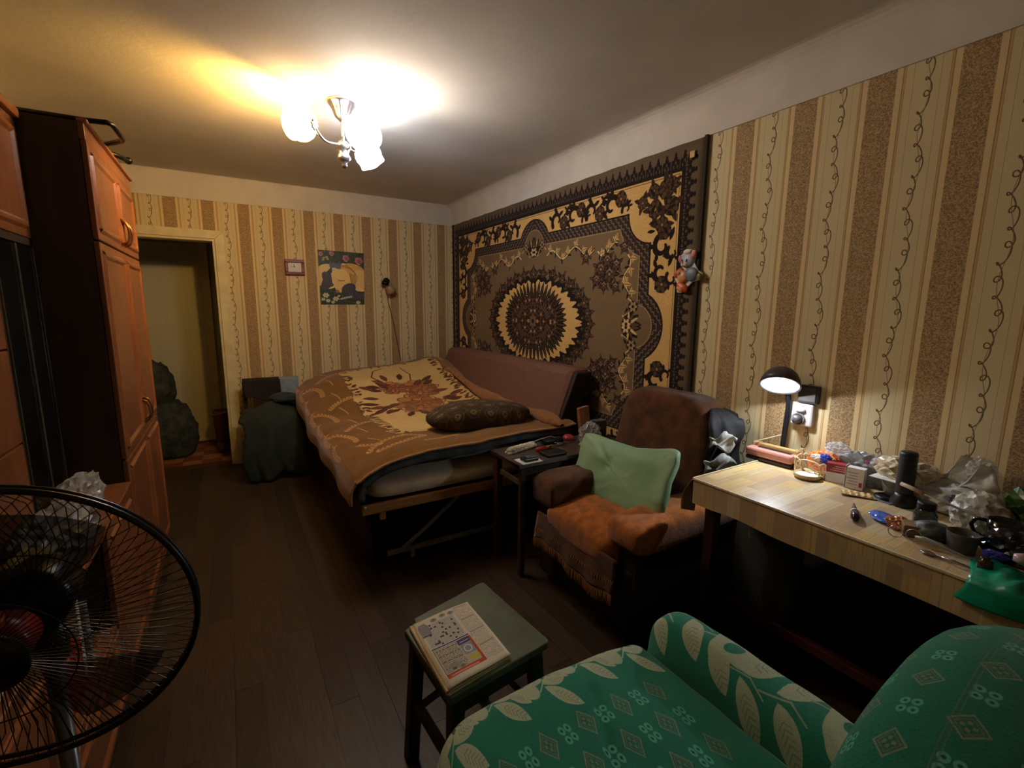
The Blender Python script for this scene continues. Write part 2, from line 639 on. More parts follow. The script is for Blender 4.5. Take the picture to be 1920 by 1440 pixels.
# the hall behind it
HY = 5.70
hallp = mat('pale_hall_paint', hexc(196, 190, 160), rough=.8, var=.07, scale=5, stretch=(9, 1, .3))
lino = mat('hall_subfloor', hexc(60, 36, 22), rough=.7)
hf = tag(struct(MB().box(-1.5, YF + .12, -.05, .9, HY, -.004).build('hall_floor', lino)), 'reddish checked lino of the hall')
tile_m = [mat('red_brown_lino', hexc(120, 62, 38), rough=.55, var=.2, scale=20), mat('tan_lino', hexc(152, 102, 62), rough=.55, var=.2, scale=20)]
tm = {}
for i in range(16):
    for j in range(6):
        k = (i + j) % 2
        if k not in tm:
            o = MB().box(0, 0, -.005, .148, .148, 0).build('tile', tile_m[k], hf, local=True)
            tm[k] = o.data
        else:
            o = link('tile', tm[k], None, hf)
        o.location = (-1.5 + i * .15, YF + .121 + j * .15, 0)
b = MB().box(-1.5, HY, 0, .9, HY + .1, 2.46)
tag(struct(b.build('wall_hall_far', hallp)), 'pale hall wall seen through the doorway')
for k, x0 in enumerate((-1.6, .8)):
    tag(struct(MB().box(x0, YF + .12, 0, x0 + .1, HY, 2.46).build('wall_hall_side', hallp)), 'side wall of the hall')
tag(struct(MB().box(-1.6, YF + .12, 2.46, .9, HY + .1, 2.54).build('ceiling_hall', ceil_paint)), 'hall ceiling')
dl = tag(struct(thing('door_2', 'pale door on the far side of the hall', None, (-.62, HY, 0))), kind='structure')
rbox('door_leaf', -1.02, HY - .03, .02, -.2, HY - .002, 2.0, mat('pale_door', hexc(200, 194, 166), rough=.6, var=.05, scale=6, stretch=(9, 1, .3)), dl, bevel=.003)
for x0 in (-1.09, -.2):
    rbox('jamb', x0, HY - .04, 0, x0 + .07, HY - .002, 2.07, cas, dl)

# baseboards
bb = mat('brown_baseboard', hexc(64, 38, 24), rough=.5)
def bboard(n, *a): tag(struct(rbox(n, *a, bb, bevel=.006)), 'brown painted baseboard')
bboard('baseboard_right', XR - .018, YN, 0, XR, YF, .06)
bboard('baseboard_far', DX1 + cw, YF - .018, 0, XR - .02, YF, .06)
# ================================================================ wall carpet
def carpet():
    W, H = 614, 382
    taupe, field, dark, cream = hexc(100, 84, 64), hexc(116, 94, 66), hexc(34, 24, 22), hexc(206, 166, 102)
    mid, grey, brn = hexc(84, 60, 44), hexc(84, 72, 62), hexc(62, 44, 34)
    c = Cv(W, H, taupe)
    X, Y = np.meshgrid(np.arange(W) + .5, np.arange(H) + .5)
    c.rect(0, 0, W - 56, H - 54, cream)
    c.rect(0, 0, W - 60, H - 58, dark)
    c.rect(0, 0, W - 61, H - 59, cream)
    # dark toothed band just outside the cream line
    c.a[(Y > H - 54) & (Y < H - 34) & (X < W - 36)] = dark
    c.a[(X > W - 56) & (X < W - 36) & (Y < H - 34)] = dark
    def tooth(x, y, a):
        ca, sa = math.cos(a), math.sin(a)
        def P(u, v): return (x + ca * v - sa * u, y + sa * v + ca * u)
        for u in (-7, 0, 7):
            c.ell(*P(u, 10 if u == 0 else 2), 5, 6, dark)
        c.ell(*P(0, 18), 3, 5, dark, 0)
        c.ell(*P(0, 2), 2.4, 3.6, grey)
        c.ell(*P(-5, -6), 2.2, 4, grey); c.ell(*P(5, -6), 2.2, 4, grey)
        c.line([P(12, -10), P(12, 6)], 1.3, hexc(120, 104, 88))
    for k in range(24):
        tooth(12 + k * 24, H - 36, PI / 2)
    for k in range(15):
        tooth(W - 38, 12 + k * 24, 0)
    # key border and field
    def un(bx, by, r1, r2, rc):
        m = ((X < bx) & (Y < by)) | (np.hypot(X, Y - 228) < r1) | (np.hypot(X - 446, Y) < r2)
        return m & ~(np.hypot(X - 482, Y - 262) < rc)
    outer, inner = un(480, 261, 82, 80, 74), un(452, 234, 55, 53, 102)
    edge = un(484, 265, 86, 84, 70)
    c.a[edge] = dark
    c.a[outer] = hexc(52, 40, 34)
    c.a[inner] = field
    core = un(449, 231, 52, 50, 105)
    c.a[inner & ~core] = hexc(150, 124, 86)
    key = outer & ~inner
    kk = ((np.floor(X / 9) + np.floor(Y / 9)) % 2 == 0) & ((X % 9 > 6) | (Y % 9 > 6))
    c.a[key & kk] = hexc(112, 96, 80)
    # scrolls on the cream band
    def scroll(x, y, r, a0, sg, wd=14):
        pts = [(x + r * (1 - t * .62) * math.cos(a0 + sg * t * 4.3), y + r * (1 - t * .62) * math.sin(a0 + sg * t * 4.3)) for t in np.linspace(0, 1, 18)]
        for i in range(len(pts) - 1):
            c.line(pts[i:i + 2], wd * (1 - .55 * i / 17), dark)
        for t in (3, 7, 11):
            c.leaf(pts[t][0], pts[t][1], a0 + sg * (t / 17 * 4.3) + .5 * sg, r * .95, r * .42, dark)
    def rose(x, y, r, k=6):
        c.ell(x, y, r, r, dark)
        c.flower(x, y, r * .98, k, mid, dark, .3 + x, edge=hexc(30, 20, 18))
        c.ell(x, y, r * .2, r * .2, hexc(150, 112, 70))
    for k, x in enumerate((120, 196, 272, 348)):
        yy = 292
        scroll(x, yy, 25, PI * (.2 if k % 2 else 1.2), 1 if k % 2 else -1)
        rose(x + 32, yy + (12 if k % 2 else -10), 19)
        scroll(x + 52, yy + (-14 if k % 2 else 14), 15, PI * (1.1 if k % 2 else .1), -1 if k % 2 else 1, 9)
        c.leaf(x + 40, yy - 8, .4 if k % 2 else -.7, 30, 11, dark)
        c.leaf(x + 4, yy + 22, 2.6, 24, 9, dark)
    for k, y in enumerate((104, 160)):
        scroll(516, y + 20, 24, PI * (.7 if k % 2 else -.3), 1 if k % 2 else -1)
        rose(520, y + 52 if k else y - 8, 19)
        scroll(546, y + 4, 16, 2.4, 1, 9)
        c.leaf(536, y + 30, 1.2, 30, 11, dark)
        c.leaf(500, y, 2.0, 26, 10, dark)
    # flowers filling the corner
    for x, y, r in ((520, 300, 22), (490, 262, 20), (536, 262, 20), (484, 302, 16), (452, 282, 15), (512, 226, 18), (536, 308, 14)):
        for q in range(4):
            c.leaf(x, y, q * 1.6 + x, r * 1.9, r * .7, brn, dark)
        rose(x, y, r, 7)
    for q in range(10):
        c.leaf(470 + 9 * q, 215 + (q * 37) % 90, q * 1.1, 24, 8, dark)
    # rosettes in the lobes
    def palmette(x, y, a, s):
        ca, sa = math.cos(a), math.sin(a)
        def P(u, v): return (x + ca * u - sa * v, y + sa * u + ca * v)
        pale = hexc(196, 164, 112)
        for q in range(-3, 4):
            c.leaf(*P(0, 0), a + q * .52, 40 * s * (1 - .06 * abs(q)), 13 * s, dark)
            c.leaf(*P(6 * s, 0), a + q * .52, 30 * s * (1 - .06 * abs(q)), 6 * s, pale if q % 2 else mid)
        c.ell(*P(0, 0), 13 * s, 13 * s, dark)
        c.flower(*P(0, 0), 12 * s, 6, pale, dark)
        for sg in (1, -1):
            pts = [P(-10 * s + 26 * s * math.sin(t * 2.6), sg * (16 + 34 * t) * s) for t in np.linspace(0, 1, 9)]
            c.line(pts, 4.5 * s, pale)
            c.line([(p[0] + 2, p[1] + 2) for p in pts], 1.5 * s, dark)
            c.ell(*P(16 * s, sg * 34 * s), 13 * s, 11 * s, dark)
            c.flower(*P(16 * s, sg * 34 * s), 11 * s, 6, hexc(150, 122, 84), dark)
    palmette(418, 4, 0, 1.25)
    palmette(4, 214, PI / 2, 1.2)
    # cream scrolls and clusters in the field corners
    def acanthus(raw, wd):
        n_ = len(raw) * 5
        q_ = np.array(raw)
        tt = np.linspace(0, len(raw) - 1, n_)
        sm_ = np.stack([np.interp(tt, np.arange(len(raw)), q_[:, i]) for i in (0, 1)], 1)
        ker = np.ones(7) / 7
        pts = [tuple(v) for v in np.stack([np.convolve(np.pad(sm_[:, i], 3, mode='edge'), ker, 'valid') for i in (0, 1)], 1)]
        for i in range(len(pts) - 1):
            c.line(pts[i:i + 2], wd + 2.5, dark)
        for i in range(len(pts) - 1):
            c.line(pts[i:i + 2], wd * (1.15 - .6 * i / n_), hexc(206, 172, 116))
        for i in range(4, len(pts) - 2, 8):
            a = math.atan2(pts[i + 1][1] - pts[i - 1][1], pts[i + 1][0] - pts[i - 1][0])
            for g in (-1.0, -.5, 0, .5):
                c.line([(pts[i][0] + 15 * math.cos(a + 1.2 + g * t) * t, pts[i][1] + 15 * math.sin(a + 1.2 + g * t) * t) for t in np.linspace(0, 1, 6)], 3, hexc(196, 160, 104))
            c.leaf(*pts[i], a + .9, 26, 9, hexc(196, 160, 104), dark)
            c.leaf(*pts[i], a - .9, 18, 6, dark)
    acanthus([(70 + 20 * t, 196 + 17 * math.sin(t * 1.15)) for t in range(12)], 5)
    acanthus([(300 + 13 * t, 190 - 16 * math.sin(t * .9)) for t in range(7)], 5)
    acanthus([(412 + 14 * math.sin(t * 1.1), 172 - 14 * t) for t in range(8)], 5)
    for x, y, r in ((316, 142, 20), (350, 128, 21), (340, 164, 17), (300, 116, 16), (374, 150, 15), (330, 100, 13), (254, 176, 13), (400, 190, 12), (374, 96, 13)):
        for q in range(5):
            c.leaf(x, y, q * 1.3 + y, r * 1.9, r * .62, dark if q % 2 else brn, field)
        rose(x, y, r, 6)
        c.line([(x - r * .5, y + r * .3), (x, y + r * .6), (x + r * .5, y + r * .2)], 1.6, hexc(170, 150, 124))
    # wreath round the medallion
    for k in range(9):
        a = k / 8 * PI / 2
        x, y = 272 * math.cos(a), 147 * math.sin(a)
        for q in range(5):
            c.leaf(x, y, a + q * 1.25, 32, 11, dark if q % 2 else brn, field)
        rose(x, y, 15 if k % 2 else 19, 6)
    # central medallion
    th = np.arctan2(Y / 122, X / 228)
    jag = 1 + .035 * np.sin(th * 44) + .03 * np.sin(th * 27 + 1)
    rr = np.hypot(X / 234, Y / 126)
    c.a[rr < 1.10 * jag] = dark
    c.a[rr < .985 * jag] = cream
    c.a[rr < .90] = cream
    for k in range(10):
        a = (k + .5) / 10 * PI / 2
        for f_, r in ((.66, 15), (.47, 14)):
            x, y = 230 * f_ * math.cos(a), 122 * f_ * math.sin(a)
            if k % 2 == (f_ > .5):
                for q in range(5):
                    c.leaf(x, y, a + q * 1.25, 28, 9, dark, hexc(150, 120, 80))
                c.ell(x, y, r, r * .9, brn)
                c.flower(x, y, r, 6, hexc(92, 66, 46), dark, a)
    m = np.hypot(X / 140, Y / 80) < 1
    c.a[m] = np.where((np.sin(X * .17 + np.sin(Y * .11) * 2) * np.sin(Y * .19 + np.sin(X * .09) * 2) > -.35)[..., None], np.array(hexc(50, 34, 28)), np.array(hexc(176, 136, 84)))[m]
    for k in range(12):
        a = (k + .5) / 12 * PI / 2
        c.leaf(118 * math.cos(a), 66 * math.sin(a), a, 62, 15, dark, hexc(150, 118, 76))
        c.leaf(60 * math.cos(a * 1.02), 34 * math.sin(a), a + .4, 46, 14, brn, hexc(170, 136, 90))
    for k in range(5):
        a = (k + (.5 if k % 2 else 0)) / 4.5 * PI / 2
        for f_ in (.42, .85):
            c.ell(140 * f_ * math.cos(a), 80 * f_ * math.sin(a), 17, 15, dark)
            c.flower(140 * f_ * math.cos(a), 80 * f_ * math.sin(a), 15, 5, hexc(92, 62, 46), hexc(170, 136, 90), a * 3)
    c.flower(0, 0, 22, 8, hexc(110, 84, 58), dark)
    q = c.a
    full = np.concatenate([np.concatenate([q[::-1, ::-1], q[::-1]], 1), np.concatenate([q[:, ::-1], q], 1)], 0)
    r = np.random.default_rng(5)
    full *= 1 + (r.random(full.shape[:2])[..., None] - .5) * .18
    return full
cm = imat('woven_carpet', carpet(), rough=.95, bump=.35, bscale=350, spec=.1, sheen=.05, ext='EXTEND', noise_v=.16)
CY0, CY1, CZ0, CZ1 = 1.635, 4.705, .35, 2.262
def carpet_fn(u, v):
    y = CY1 + (CY0 - CY1) * u
    z = CZ0 + (CZ1 - CZ0) * v
    d = .012 + .004 * math.sin(u * 17) * (1 - v) + .006 * (1 - v) * math.sin(u * 31 + 1)
    if v > .985: z -= .004 * abs(math.sin(u * 40))
    return (XR - d, y, z)
ct = sgrid('wall_carpet', carpet_fn, 60, 30, cm, solid=-.007)
tag(ct, 'large brown and cream floral carpet hung on the wall above the sofa bed', 'carpet')
edge_m = mat('carpet_binding', hexc(46, 36, 30), rough=.9, bump=.3)
MB().box(XR - .022, CY0 - .012, CZ0, XR - .006, CY0 + .004, CZ1).build('binding', edge_m, ct)
MB().box(XR - .022, CY1 - .004, CZ0, XR - .006, CY1 + .010, CZ1).build('binding', edge_m, ct)
MB().box(XR - .0245, CY0 + .058, CZ1 - .088, XR - .018, CY0 + .086, CZ1 - .056).build('price_tag', mat('tag_paper', hexc(206, 164, 104), rough=.8), ct)

# ================================================================ far wall: clock, poster, sconce
ck = thing('wall_clock', 'small wall clock with dark red frame and white dial, beside the poster', 'clock', (.552, YF, 1.69))
red = mat('dark_red_plastic', hexc(112, 22, 28), rough=.35, var=.06)
x0, x1, z0, z1, fw = .472, .634, 1.688, 1.823, .026
b = MB()
b.box(x0, YF - .035, z0, x1, YF - .002, z0 + fw).box(x0, YF - .035, z1 - fw, x1, YF - .002, z1)
b.box(x0, YF - .035, z0 + fw, x0 + fw, YF - .002, z1 - fw).box(x1 - fw, YF - .035, z0 + fw, x1, YF - .002, z1 - fw)
b.build('clock_frame', red, ck, bevel=.004)
def dial():
    c = Cv(220, 164, hexc(214, 212, 204))
    for k in range(12):
        a = k * PI / 6
        c.rect(110 + 82 * math.sin(a) - 4, 82 + 60 * math.cos(a) - 4, 110 + 82 * math.sin(a) + 4, 82 + 60 * math.cos(a) + 4, hexc(60, 56, 60))
    return c.grain(.04)
mesh('dial', qy(YF - .02, x0 + fw, x1 - fw, z0 + fw, z1 - fw), [(0, 1, 2, 3)], imat('clock_dial', dial(), rough=.4), ck, uv=[(0, 0), (1, 0), (1, 1), (0, 1)])
blk = mat('black_plastic', hexc(16, 16, 18), rough=.35, var=.1)
cx, cz = (x0 + x1) / 2, (z0 + z1) / 2
MB().hexa([(cx, YF - .024, cz - .002), (cx, YF - .024, cz + .002), (cx - .034, YF - .024, cz + .007), (cx - .034, YF - .024, cz + .003)] + [(cx, YF - .022, cz - .002), (cx, YF - .022, cz + .002), (cx - .034, YF - .022, cz + .007), (cx - .034, YF - .022, cz + .003)]).build('minute_hand', blk, ck)
MB().hexa([(cx - .002, YF - .026, cz), (cx + .003, YF - .026, cz), (cx - .006, YF - .026, cz + .024), (cx - .011, YF - .026, cz + .023)] + [(cx - .002, YF - .0245, cz), (cx + .003, YF - .0245, cz), (cx - .006, YF - .0245, cz + .024), (cx - .011, YF - .0245, cz + .023)]).build('hour_hand', blk, ck)
for sx in (x0 + .013, x1 - .013):
    MB().ball((sx, YF - .037, cz), (.006, .004, .006), 10, 6).build('corner_stud', mat('chrome', hexc(200, 200, 205), rough=.12, metal=1, var=.02), ck, smooth=True)

def poster():
    W, H = 330, 400
    green = hexc(52, 62, 48)
    c = Cv(W, H, green)
    r = np.random.default_rng(11)
    for _ in range(500):
        x, y = r.integers(0, W), r.integers(0, H)
        if y < 110 or y > 270:
            c.leaf(x, y, r.random() * 6, 16, 6, np.array(hexc(64, 84, 54)) * (.5 + .9 * r.random()))
    for x, y, rr in ((196, 352, 28), (290, 338, 34), (96, 380, 20), (20, 372, 18)):
        for k in range(16):
            a = k * 2.4
            d = rr * (1 - k / 17)
            c.ell(x + math.cos(a) * d * .5, y + math.sin(a) * d * .5, rr * .5, rr * .4, np.array(hexc(206, 120, 132)) * (.72 + .4 * ((k * 7) % 5) / 5), a)
    for x, y in ((40, 345), (60, 352), (34, 330), (66, 338)):
        c.ell(x, y, 10, 7, hexc(176, 160, 84))
    tan, tl, td = np.array(hexc(214, 168, 92)), np.array(hexc(234, 198, 128)), np.array(hexc(158, 112, 54))
    grey = np.array(hexc(92, 92, 102))
    c.ell(60, 210, 90, 92, hexc(226, 196, 126))              # back of the sleeping dog
    c.ell(225, 225, 120, 92, tan)
    c.ell(285, 190, 70, 80, tl * .96)
    for k in range(5):
        c.line([(120 + 20 * k, 300 - 4 * k), (190 + 16 * k, 306 - 12 * k), (240 + 10 * k, 270 - 16 * k)], 4, td)
    c.poly([(80, 330), (76, 285), (88, 262), (150, 262), (158, 285), (152, 330), (136, 312), (98, 312)], grey)      # kitten behind
    c.ell(116, 282, 34, 28, grey * 1.1)
    c.ell(108, 268, 18, 9, hexc(206, 200, 196))
    c.ell(176, 308, 16, 6, hexc(224, 216, 206))
    c.poly([(0, 120), (40, 230), (90, 280), (96, 200), (92, 150), (40, 100)], grey * .75)
    c.ell(60, 190, 34, 60, grey * .8, .5)
    c.poly([(90, 165), (84, 235), (120, 270), (190, 268), (225, 215), (215, 170), (190, 160), (180, 120), (150, 92), (122, 98), (112, 130)], tl)
    c.ell(150, 220, 64, 50, tl)
    c.ell(140, 140, 34, 46, tl * .97, .2)
    c.line([(132, 186), (150, 182), (178, 184)], 5, td * .6)
    c.ell(124, 102, 15, 12, hexc(160, 104, 84))
    c.poly([(214, 240), (258, 236), (276, 190), (262, 150), (246, 142), (232, 160)], tan * .86)
    c.line([(220, 236), (226, 190), (240, 148)], 4, td * .8)
    c.poly([(240, 150), (300, 136), (330, 120), (330, 104), (280, 104), (246, 122)], tl)
    c.ell(312, 114, 20, 12, tl * 1.03)
    for x, y, rx, ry, a in ((210, 122, 56, 40, .4), (250, 74, 66, 34, -.1), (300, 66, 40, 30, 0)):   # kittens in front
        c.ell(x, y, rx, ry, grey * .72, a)
        for k in range(4):
            c.line([(x - rx * .6 + k * rx * .36, y + ry * .7), (x - rx * .4 + k * rx * .36, y - ry * .5)], 4, grey * 1.05)
    c.line([(150, 44), (190, 54), (230, 62)], 14, hexc(176, 174, 176))
    for x, y, rr in ((40, 70, 24), (112, 44, 24), (20, 40, 15), (54, 30, 18), (90, 18, 14), (282, 16, 18), (134, 66, 11)):
        for k in range(6):
            c.ell(x + rr * .55 * math.cos(k), y + rr * .35 * math.sin(k), rr * .5, rr * .3, hexc(202, 204, 166), k)
        c.ell(x, y, rr * .25, rr * .2, hexc(190, 166, 80))
    return c.grain(.12, 2)
pm = imat('printed_poster', poster(), rough=.35, spec=.4, noise_v=.04)
pq = [(.760, YF - .004, 1.425), (1.163, YF - .004, 1.428), (1.176, YF - .004, 1.919), (.757, YF - .004, 1.926)]
V = pq + [(p[0], YF - .001, p[2]) for p in pq]
po = mesh('poster', V, [(0, 1, 2, 3), (7, 6, 5, 4)] + [(i, i + 4, (i + 1) % 4 + 4, (i + 1) % 4) for i in range(4)], pm, uv=[(0, 0), (1, 0), (1, 1), (0, 1)] * 2)
tag(po, 'poster of a sleeping yellow dog with grey kittens and pink roses', 'poster')

sc = thing('wall_sconce', 'small dark wall lamp with a pull cord right of the dog poster', 'wall lamp', (1.36, YF, 1.62))
gun = mat('dark_chrome', hexc(40, 38, 38), rough=.18, metal=.8, var=.05)
M = RX(-PI / 2)
MB().lathe([(.0, 0), (.034, .0), (.036, .012), (.02, .022)], (1.385, YF - .001, 1.66), 20, RX(PI / 2)).build('mounting_plate', gun, sc, smooth=True)
MB().tube([(1.385, YF - .02, 1.66), (1.38, YF - .06, 1.668), (1.365, YF - .085, 1.655), (1.352, YF - .09, 1.635)], .006, 8).build('arm', gun, sc, smooth=True)
MB().lathe([(.012, .045), (.026, .04), (.038, .015), (.036, -.01), (.0, -.01)], (1.352, YF - .08, 1.628), 24, RY(.25)).build('lamp_holder', gun, sc, smooth=True)
MB().lathe([(.012, .0), (.03, -.008), (.044, -.03), (.050, -.06), (.046, -.085), (.042, -.088), (.046, -.06), (.040, -.032), (.0, -.006)], (1.378, YF - .075, 1.622), 28, RY(-.55)).build('glass_shade', mat('beige_frosted_glass', hexc(168, 140, 104), rough=.5, trans=.15), sc, smooth=True)
MB().tube([(1.352, YF - .088, 1.58), (1.40, YF - .05, 1.40), (1.44, YF - .03, 1.25), (1.475, YF - .012, 1.06), (1.51, YF - .01, .85)], .0035, 6).build('pull_cord', mat('brown_cord', hexc(92, 66, 40), rough=.8), sc, smooth=True)

# ================================================================ foam mouse picture at the carpet's edge
mo = thing('foam_wall_picture', 'small puffy grey mouse cut-out in orange clothes at the carpet edge', 'ornament', (XR - .02, 1.69, 1.60))
foam = {k: mat('foam_' + k, c, rough=.45, var=.06) for k, c in dict(grey=hexc(150, 150, 166), pink=hexc(206, 130, 124), orange=hexc(190, 78, 36), tan=hexc(196, 128, 74), blue=hexc(98, 112, 124), pale=hexc(214, 204, 196), dark=hexc(34, 26, 30), olive=hexc(112, 112, 66)).items()}
def ml(y, z): return (XR - .035, y, z)
def puff(name, y, z, ry, rz, mname, dx=0, t=.014, rot=0):
    MB().ball((XR - .034 - dx, y, z), (t, ry, rz), 16, 10, RX(rot)).build(name, foam[mname], mo, smooth=True)
cy = 1.69
outl = [(1.77, 1.585), (1.715, 1.62), (1.735, 1.655), (1.735, 1.69), (1.70, 1.715), (1.675, 1.72), (1.655, 1.71), (1.637, 1.68), (1.645, 1.65), (1.62, 1.61), (1.59, 1.59), (1.60, 1.56), (1.65, 1.55), (1.665, 1.535), (1.715, 1.495), (1.745, 1.50), (1.745, 1.54)]
MB().prism([(XR - .03, y, z) for y, z in outl], (0, 0, 0), (.008, 0, 0)).build('backing', foam['pale'], mo, bevel=.003)
puff('head', 1.687, 1.664, .042, .040, 'grey')
puff('ear', 1.645, 1.690, .016, .022, 'pink', .004, .010, .3)
puff('ear', 1.728, 1.672, .012, .020, 'pink', .002, .010, -.2)
puff('cap', 1.685, 1.705, .026, .014, 'pale', .002)
puff('muzzle', 1.695, 1.643, .022, .015, 'pale', .008)
puff('nose', 1.700, 1.650, .007, .006, 'pink', .020, .006)
for yy in (1.680, 1.708): puff('eye', yy, 1.661, .005, .008, 'dark', .013, .004)
puff('mouth', 1.697, 1.632, .010, .004, 'orange', .017, .006)
puff('body', 1.655, 1.590, .042, .036, 'blue', .002)
puff('sleeve', 1.735, 1.60, .034, .020, 'orange', .001, .012, -.6)
puff('trouser', 1.705, 1.58, .032, .034, 'tan', .005, .014, .5)
puff('pocket', 1.72, 1.596, .012, .009, 'olive', .016, .006)
puff('shoe', 1.705, 1.525, .040, .022, 'orange', .003, .014, .55)
puff('sole', 1.712, 1.515, .022, .012, 'tan', .016, .006, .55)
puff('tail', 1.605, 1.575, .016, .02, 'olive', 0, .010)
MB().prism([(XR - .004, y, z) for y, z in [(1.66, 1.57), (1.70, 1.57), (1.70, 1.64), (1.66, 1.64)]], (0, 0, 0), (-.022, 0, 0)).build('foam_pad', foam['pale'], mo)

# ================================================================ chandelier
ch = thing('chandelier', 'three-arm ceiling lamp with glowing glass tulip shades', 'ceiling lamp', (.589, 2.716, ZC))
silver = mat('aged_silver', hexc(168, 166, 176), rough=.25, metal=.9, var=.1)
X0, Y0 = .589, 2.716
MB().lathe([(.07, .0), (.072, -.012), (.06, -.022), (.05, -.04), (.036, -.075), (.02, -.09), (.012, -.10), (0, -.10)], (X0, Y0, ZC), 40, wave=lambda i, a: 1 + (.05 * math.cos(10 * a) if 1 < i < 5 else 0)).build('canopy', silver, ch, smooth=True)
MB().tube([(X0, Y0, ZC - .09), (X0, Y0, ZC - .20)], .009, 10).build('stem', silver, ch, smooth=True)
HZ = 2.235
MB().lathe([(0, .035), (.022, .03), (.028, .02), (.038, .012), (.04, -.002), (.03, -.012), (.024, -.03), (.03, -.042), (.036, -.055), (.024, -.068), (.012, -.078), (.016, -.09), (.010, -.10), (0, -.106)], (X0, Y0, HZ), 28).build('hub', silver, ch, smooth=True)
def shade_light(name, c, d, col, strength, frill=0.0, R=.085, Ln=.115):
    """a glass tulip opening along d, with its metal flower at the neck and the glow of its bulb"""
    d = Vector(d).normalized()
    q = Vector((0, 0, 1)).rotation_difference(d).to_matrix()
    base = Vector(c) - d * Ln * .55
    pr = [(.016, 0), (.03, .004), (.052, .014), (.072, .032), (.083, .055), (.083, .078), (.076, .098), (.074, .106), (.082, .116)]
    k = R / .083
    pr = [(r * k, z * Ln / .116) for r, z in pr]
    mt = mat('lit_glass_' + name, (.95, .93, .88), rough=.4, emit=col, estr=strength)
    nm = len(pr)
    o = MB().lathe(pr + [(r * .94, z) for r, z in pr[::-1]], tuple(base), 32, q, wave=lambda i, a: 1 + (frill * math.cos(6 * a) * max(0, 1 - abs(i - nm + .5) / 3))).build('glass_shade', mt, ch, smooth=True)
    o['label'] = 'lit ' + name + ' glass shade'
    MB().ball(tuple(base + d * Ln * .62), (.034 * k, .034 * k, .034 * k), 16, 10).build('bulb', mat('lit_bulb_' + name, (1, 1, 1), emit=col, estr=BULB_E * dict(warm=1.35, bright=.45, cool=.45)[name]), ch, smooth=True)
    pet = MB()
    for k_ in range(8):
        a = 2 * PI * k_ / 8
        e1 = q @ Vector((math.cos(a), math.sin(a), 0))
        pet.ball(tuple(base - d * .006 + e1 * .019), (.010, .010, .006), 8, 6, q)
    pet.lathe([(0, -.012), (.012, -.012), (.020, -.004), (.018, .006), (0, .008)], tuple(base), 16, q)
    pet.build('shade_holder', silver, ch, smooth=True)
    return base
b1 = shade_light('warm', (.385, 2.66, 2.30), (-.70, .66, .16), (1.0, .78, .40), CHAND_W * .8)
b2 = shade_light('bright', (.655, 2.60, 2.285), (.45, -.74, .12), (1.0, .95, .90), CHAND_W, R=.090, Ln=.125)
b3 = shade_light('cool', (.735, 2.79, 2.245), (.45, .35, -.55), (.86, .92, 1.0), CHAND_W * .9, frill=.07, R=.072)
for bb_ in (b1, b2, b3):
    s0 = Vector((X0, Y0, HZ + .0))
    e = Vector(bb_)
    h = (e - s0)
    pts = [s0 + h * t + Vector((0, 0, -.03 * math.sin(t * PI) + .012 * math.sin(t * 2 * PI))) for t in np.linspace(.15, 1, 9)]
    MB().tube(pts, .006, 8).build('arm', silver, ch, smooth=True)
# ================================================================ wall unit on the left
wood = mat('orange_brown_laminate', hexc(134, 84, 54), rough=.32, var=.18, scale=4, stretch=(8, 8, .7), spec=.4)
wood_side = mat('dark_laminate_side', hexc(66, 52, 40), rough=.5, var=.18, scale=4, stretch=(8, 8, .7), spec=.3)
wood_mould = mat('gloss_moulding', hexc(152, 94, 56), rough=.25, var=.1, scale=6)
bronze = mat('bronze_handle', hexc(176, 122, 72), rough=.22, metal=.85, var=.08)

def panel_door(parent, xf, y0, y1, z0, z1, hy=None, hz=None, hl=.11, inset=.045, th=.018):
    d = rbox('door', xf - th, y0 + .002, z0 + .002, xf, y1 - .002, z1 - .002, wood, parent, bevel=.003)
    a, b_, c, e = y0 + inset, y1 - inset, z0 + inset, z1 - inset
    w_ = .016
    m = MB()
    for k, (p, q) in enumerate((((a, c), (b_, c)), ((a, e), (b_, e)))):
        z = p[1]
        m.hexa([(xf, a, z - w_), (xf, b_, z - w_), (xf, b_, z + w_), (xf, a, z + w_), (xf + .008, a, z - w_ * .35), (xf + .008, b_, z - w_ * .35), (xf + .008, b_, z + w_ * .35), (xf + .008, a, z + w_ * .35)])
    for y in (a, b_):
        m.hexa([(xf, y - w_, c), (xf, y + w_, c), (xf, y + w_, e), (xf, y - w_, e), (xf + .008, y - w_ * .35, c), (xf + .008, y + w_ * .35, c), (xf + .008, y + w_ * .35, e), (xf + .008, y - w_ * .35, e)])
    m.build('door_moulding', wood_mould, d)
    if hy is not None:
        pts = [(xf + .002, hy, hz - hl / 2), (xf + .022, hy, hz - hl * .42), (xf + .032, hy, hz - hl * .2), (xf + .034, hy, hz), (xf + .032, hy, hz + hl * .2), (xf + .022, hy, hz + hl * .42), (xf + .002, hy, hz + hl / 2)]
        MB().tube(pts, [.008, .006, .0055, .0055, .0055, .006, .008], 8).build('door_handle', bronze, d, smooth=True)
    return d

